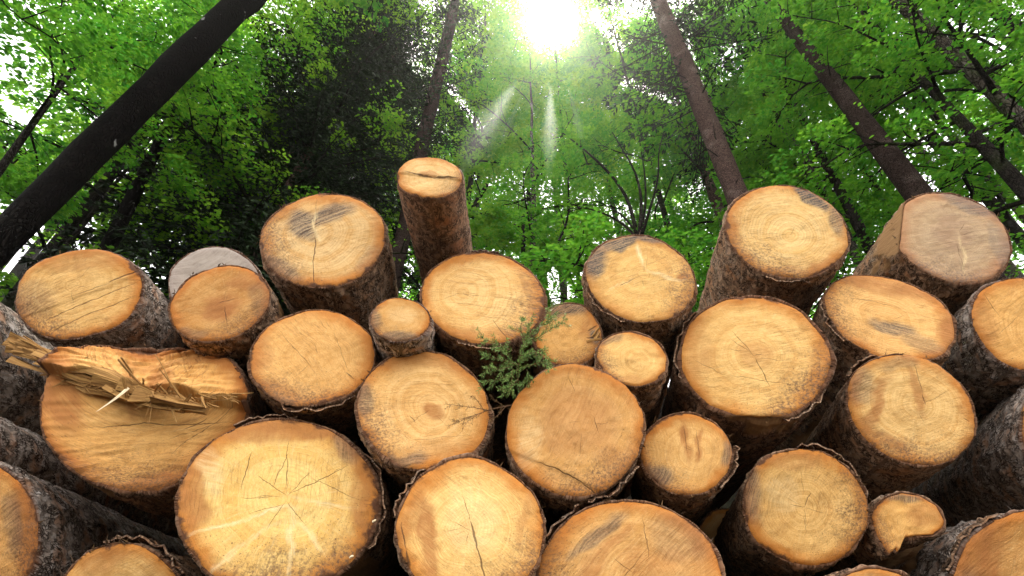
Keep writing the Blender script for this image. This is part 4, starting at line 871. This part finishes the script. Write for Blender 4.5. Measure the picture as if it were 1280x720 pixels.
def spruce(label, P, R, seed, h0, Lmax, dens, bark='spruce', dead=12, step=.42, sector=None, name='spruce_tree', top=None):
    rg = np.random.default_rng(seed); o = P[1].copy(); root = thing(name, o, label, 'tree')
    V, fs = tube(P - o, R, 18, seed, .12); mesh('trunk', V, fs, TB[bark], root)
    br = Acc(); strips_p, strips_d, strips_l, strips_n = [], [], [], []
    zz = P[:, 2]; H = top or P[-1, 2]
    def at_h(h): return np.array([np.interp(h, zz, P[:, c]) for c in range(3)]), np.interp(h, zz, R)
    for q in range(dead):
        h = rg.uniform(1.5, h0 + 2); b, r = at_h(h); az = rg.uniform(0, 6.3); L = rg.uniform(.15, .9)
        s = np.linspace(0, 1, 8); d = np.array([cos(az), sin(az), -.15])
        X = b + d * (r * .8 + L * s)[:, None]; X[:, 2] -= .25 * L * s ** 2
        br.add(*tube(X, np.maximum(.011 * (1 - .8 * s), .003), 5, cap=False))
    h = h0
    while h < H - .3:
        Lh = Lmax * min(1, (H - h) / (H - h0) * 1.25 + .1)
        for k in range(rg.integers(4, 7)):
            az = rg.uniform(0, 6.3)
            if sector is not None: az = sector[0] + rg.normal() * sector[1]
            L = Lh * rg.uniform(.65, 1.1); b, r = at_h(h + rg.uniform(-.15, .15)); m = 14; s = np.linspace(0, 1, m)
            dh = np.array([cos(az), sin(az), 0]); sdv = np.array([-sin(az), cos(az), 0])
            X = b + dh * (L * s)[:, None]; X[:, 2] += L * (-.22 * s - .12 * s ** 2 + .16 * s ** 3) + .02 * rg.normal()
            X += np.outer(np.sin(s * 4 + rg.uniform(0, 6)) * s, sdv) * .06 * L
            br.add(*tube(X, np.maximum(.020 * (1 - .85 * s) * (L / 2.2), .003), 5, cap=False))
            nb = int(L * 11)
            for w_ in range(nb):
                f = .12 + .88 * (w_ + rg.random()) / nb; i = min(m - 2, int(f * (m - 1))); sd_ = 1 if w_ % 2 else -1
                l2 = (.20 + .34 * (1 - f)) * L * .42 * rg.uniform(.6, 1.2); a2 = az + sd_ * rg.uniform(.6, 1.0)
                d2 = np.array([cos(a2), sin(a2), -rg.uniform(.15, .6)]); d2 /= np.linalg.norm(d2)
                nt = max(4, int(l2 / .05 * dens))
                tt = rg.random(nt); pp = X[i] + d2 * (tt * l2)[:, None]; pp[:, 2] -= .2 * l2 * tt ** 2
                sg = np.where(rg.random(nt) < .5, -1, 1); sv = np.cross(d2, [0, 0, 1])
                dd = d2 * .7 + sv * (sg * rg.uniform(.2, .9, nt))[:, None] + rg.normal(size=(nt, 3)) * .22; dd[:, 2] -= .1
                strips_p.append(pp); strips_d.append(dd / np.linalg.norm(dd, axis=1)[:, None]); strips_l.append(rg.uniform(.06, .15, nt))
        h += step * rg.uniform(.8, 1.2)
    V, fs = br.out(); mesh('branches', V - o, fs, TB['thin'], root, kind='stuff')
    if strips_p:
        p = np.vstack(strips_p); d = np.vstack(strips_d); l = np.concatenate(strips_l)[:, None]
        k = ~in_gap(p, .5); p, d, l = p[k], d[k], l[k]; n = len(p)
        w1 = np.cross(d, rg.normal(size=(n, 3)) * .6 + np.array([0, 0, 1.])); w1 /= np.linalg.norm(w1, axis=1)[:, None]; w1 *= rg.uniform(.013, .024, n)[:, None]
        V = np.stack([p, p + d * l * .45 - w1, p + d * l, p + d * l * .45 + w1], 1).reshape(-1, 3); b = np.arange(n)[:, None] * 4
        mesh('crown', V - o, [b + np.array([[0, 1, 2, 3]])], SPN, root, smooth=False, attrs={'tone': np.repeat(rg.random(n), 4)}, kind='stuff')
        global NLEAF; NLEAF += n
    return root

def build_forest():
    c = dict
    # --- trees one can tell apart in the photograph
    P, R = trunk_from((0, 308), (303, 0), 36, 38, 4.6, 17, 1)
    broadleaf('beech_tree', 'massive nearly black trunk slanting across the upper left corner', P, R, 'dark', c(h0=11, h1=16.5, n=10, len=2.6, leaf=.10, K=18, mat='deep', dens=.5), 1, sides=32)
    P, R = trunk_from((497, 325), (565, 20), 20, 14, 7.0, 19, 2)
    spruce('slender spruce with a purplish scaly trunk right behind the thin high log', P, R, 2, 9.0, 1.8, .8, dead=30, bark='spruce_dark')
    P, R = trunk_from((922, 245), (822, 0), 27, 18, 6.2, 18, 3)
    spruce('reddish spruce trunk with knots rising behind the big bright yellow log', P, R, 3, 8.2, 1.9, .7, dead=34)
    P, R = trunk_from((1150, 245), (985, 30), 29, 14, 6.6, 18, 4)
    spruce('stout dark brown spruce trunk rising behind the greyish weathered log', P, R, 4, 11.5, 2.0, .7, dead=20, bark='spruce_dark')
    P, R = trunk_from((1292, 165), (1122, 0), 18, 14, 7.5, 18, 5)
    broadleaf('beech_tree', 'smooth grey-brown leaning trunk crossing the upper right corner', P, R, 'beech', c(h0=5.5, h1=16, n=26, len=2.6, leaf=.066, K=30, mat='beech', dens=.75), 5, sides=22)
    P, R = trunk_from((1285, 240), (1200, 150), 19, 11, 6.8, 11, 6)
    broadleaf('beech_tree', 'dark crooked trunk with bare side branches at the right edge', P, R, 'thin', c(h0=4.2, h1=10.5, n=22, len=2.0, leaf=.062, K=28, mat='beech', dens=.7), 6, sides=18)
    P, R = trunk_from((1300, 65), (1232, 0), 18, 14, 9.5, 18, 7)
    broadleaf('beech_tree', 'thin trunk cutting the topmost right corner of the picture', P, R, 'thin', c(h0=8, h1=17, n=18, len=2.2, leaf=.09, K=18, mat='deep', dens=.7), 7)
    P, R = trunk_from((897, 255), (872, 190), 13, 9, 8.0, 13, 8)
    broadleaf('beech_tree', 'thin brown stem close beside the reddish spruce trunk', P, R, 'spruce', c(h0=6, h1=12.5, n=18, len=1.8, leaf=.08, K=20, mat='beech'), 8)
    P, R = trunk_from((136, 310), (196, 185), 18, 12, 7.2, 14, 9)
    broadleaf('beech_tree', 'forked dark trunk standing just right of the massive black trunk', P, R, 'dark', c(h0=5.0, h1=13.5, n=16, len=1.8, leaf=.085, K=14, mat='deep', dens=.5, az=2.6), 9, sides=16)
    P, R = trunk_from((322, 305), (405, 160), 17, 13, 7.8, 23, 10)
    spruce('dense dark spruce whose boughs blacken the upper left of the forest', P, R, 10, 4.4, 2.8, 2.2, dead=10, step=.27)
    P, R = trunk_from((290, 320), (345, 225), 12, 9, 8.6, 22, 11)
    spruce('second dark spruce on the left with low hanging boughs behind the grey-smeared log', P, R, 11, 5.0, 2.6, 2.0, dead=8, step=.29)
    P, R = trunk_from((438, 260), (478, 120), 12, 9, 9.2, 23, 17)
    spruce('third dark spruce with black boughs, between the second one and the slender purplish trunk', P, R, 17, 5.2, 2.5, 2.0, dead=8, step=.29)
    P, R = trunk_from((62, 335), (122, 258), 7, 5, 8.0, 10, 12)
    broadleaf('beech_tree', 'very thin pale sapling below the massive black trunk', P, R, 'thin', c(h0=4.6, h1=9.8, n=14, len=1.5, leaf=.075, K=18, mat='maple'), 12)
    P, R = trunk_from((-6, 218), (72, 112), 9, 6, 6.0, 11, 13)
    broadleaf('beech_tree', 'thin dark stem at the left edge above the massive black trunk', P, R, 'thin', c(h0=4.6, h1=10.8, n=20, len=1.9, leaf=.060, K=30, mat='beech', dens=.8), 13)
    P, R = trunk_from((1078, 290), (1018, 178), 13, 8, 8.6, 14, 14)
    broadleaf('beech_tree', 'slim dark stem left of the stout brown spruce trunk', P, R, 'thin', c(h0=6.0, h1=13, n=20, len=1.9, leaf=.08, K=20, mat='beech'), 14)
    P, R = trunk_from((1112, 262), (1062, 182), 9, 7, 10.0, 15, 15)
    broadleaf('beech_tree', 'thin stem half hidden between the slim dark stem and the stout brown trunk', P, R, 'thin', c(h0=7, h1=14, n=18, len=1.9, leaf=.085, K=20, mat='maple'), 15)
    # a beech that divides into several stems low down
    P, R = trunk_from((797, 300), (795, 285), 13, 12, 6.6, 4.6, 16)
    fk = []
    for pts, w0, d in ([(797, 296), (785, 245), (757, 210), (722, 180), (695, 160)], 9, 6.6), ([(799, 294), (803, 250), (795, 215), (780, 190), (765, 165)], 8, 6.4), ([(801, 292), (808, 255), (806, 215), (801, 185), (797, 160)], 6, 6.7), ([(803, 292), (816, 250), (824, 220), (822, 190), (835, 150)], 6, 6.3), ([(797, 298), (775, 276), (748, 264), (725, 258), (705, 262)], 6, 6.4), ([(795, 290), (778, 268), (745, 250), (720, 250)], 5, 6.8):
        X = smooth_path([at_dist(px, py, d + .1 * i) for i, (px, py) in enumerate(pts)], 16); r = w0 / 2 / F * 5.6 * (1 - .75 * np.linspace(0, 1, 16)); fk.append((X, r))
    broadleaf('beech_tree', 'young beech dividing into several thin black stems behind the crescent-stained log', P, R, 'thin', c(h0=3.9, h1=4.6, n=8, len=2.4, leaf=.075, K=24, mat='beech', dens=.9), 16, fork=fk)
    for q, (lo, hi, wl, d, top, lb) in enumerate([((655, 325), (654, 265), 6, 8.5, 9, 'straight black sapling low behind the smooth pale log'), ((586, 268), (640, 178), 6, 8.0, 9.5, 'leaning sapling beside the right flank of the thin high log'),
            ((733, 330), (735, 275), 6, 9.5, 9, 'short thin sapling seen just left of the crescent-stained log'), ((192, 300), (236, 232), 6, 9.0, 10, 'slim sapling between the forked dark trunk and the dark spruces'), ((238, 305), (262, 262), 6, 10., 10, 'slim sapling above the weathered grey log end')]):
        P, R = trunk_from(lo, hi, wl, wl * .7, d, top, 30 + q)
        broadleaf('sapling', lb, P, R, 'thin', c(h0=3.8 + .1 * q, h1=top - .3, n=16, len=1.7, leaf=.078, K=24, mat='maple' if q % 2 else 'beech', dens=.85), 30 + q)
    # --- the forest behind, which nothing tells apart
    for q, (r, a, H, h0) in enumerate(((10.5, -7, 27, 12.5), (12, 17, 29, 13), (13.5, 3, 31, 15))):
        beech_at(r * sin(radians(a)), r * cos(radians(a)), .11, H, 60 + q, c(h0=h0, h1=H, n=30, len=2.6, leaf=.11, K=18, mat='maple', dens=.8, fan=1.2), 'leafy beech deep in the green forest behind the log pile', bark='thin', group='beeches deep in the forest')
    rg = np.random.default_rng(4)
    spots = []
    for (r, n, a0, a1) in ((8.6, 7, -66, 66), (11.5, 8, -64, 64), (15.5, 8, -62, 62), (21, 7, -58, 58)):
        for k in range(n):
            a = radians(a0 + (a1 - a0) * (k + .5 + rg.uniform(-.32, .32)) / n); rr = r * rg.uniform(.92, 1.1)
            if -.52 < a < -.12 and r < 12: continue                  # the dark spruces stand here
            spots.append((rr * sin(a), rr * cos(a), r))
    for k, (x, y, r) in enumerate(spots):
        H = {8.6: 15, 11.5: 20, 15.5: 25, 21: 29}[r] * rg.uniform(.85, 1.1)
        base_h = float(ground_z(np.array([x]), np.array([y]))[0])
        h0 = max(base_h + 1.5, .50 * r + .5); ls = {8.6: .070, 11.5: .090, 15.5: .13, 21: .18}[r]
        q = SUN[:2] / np.hypot(*SUN[:2]); 
        beech_at(x, y, .05 + .006 * r * rg.uniform(.5, 1.5), H, 200 + k, c(h0=h0, h1=base_h + H - .5, n={8.6: 18, 11.5: 18, 15.5: 18, 21: 18}[r], len=.9 + .20 * r * rg.uniform(.75, 1.2), leaf=ls, K={8.6: 28, 11.5: 24, 15.5: 16, 21: 12}[r], mat=['beech', 'maple', 'beech', 'deep'][k % 4], dens=.72, fan=.8 + r * .045), 'leafy beech deep in the green forest behind the log pile', bark='beech' if k % 3 else 'thin', group='beeches deep in the forest')
build_forest()

# ------------------------------------------------------------------ misty air the low sun shines into
def build_haze():
    bpy.context.view_layer.update()
    top = max((o.matrix_world @ Vector(c)).z for o in SC.objects if o.type == 'MESH' for c in o.bound_box) + .5
    low = min((o.matrix_world @ Vector(c)).z for o in SC.objects if o.type == 'MESH' for c in o.bound_box) - 1
    x, y0, y1 = 162, -123, 163
    V = [(a * x, b, c) for c in (low, top) for b in (y0, y1) for a in (-1, 1)]
    N = NT('forest_mist'); pv = N.n('VolumePrincipled', {'Color': (1, .98, .92, 1), 'Density': .0010, 'Anisotropy': .84})
    N.t.links.new(pv.outputs[0], N.out.inputs[1])
    mesh('haze', V, [np.array([(0, 2, 3, 1), (4, 5, 7, 6), (0, 1, 5, 4), (2, 6, 7, 3), (0, 4, 6, 2), (1, 3, 7, 5)])], N.m, smooth=False, kind='stuff')
build_haze()

def build_shafts():
    """beam-shaped volumes of denser mist, added to stand in for sunbeams"""
    N = NT('sunbeam_mist'); pv = N.n('VolumePrincipled', {'Color': (1, .99, .95, 1), 'Density': .040, 'Anisotropy': .8})
    N.t.links.new(pv.outputs[0], N.out.inputs[1])
    for (px, py, dist, r, l0, l1) in ((602, 172, 5.2, .085, -1.7, 6.5), (687, 170, 5.6, .045, -2.0, 6.0), (632, 165, 6.2, .026, -1.0, 5.), (724, 160, 6.4, .03, -.9, 6.)):  # each beam is shaped by nested mist tubes that imitate a ray of sun
        v = ray(px, py); c = v / np.linalg.norm(v) * dist + HO
        for k in (.5, .9, 1.3, 1.8, 2.4):
            V, fs = tube([c + SUN * l0 * (1.45 - .42 * k), c + SUN * (l0 * .3), c + SUN * (l1 * (1.05 - .36 * k))], [r * .5 * k, r * k, r * k], 12)
            mesh('sunbeam_volume', V, fs, N.m, kind='stuff')
build_shafts()
print('leaf faces', NLEAF)
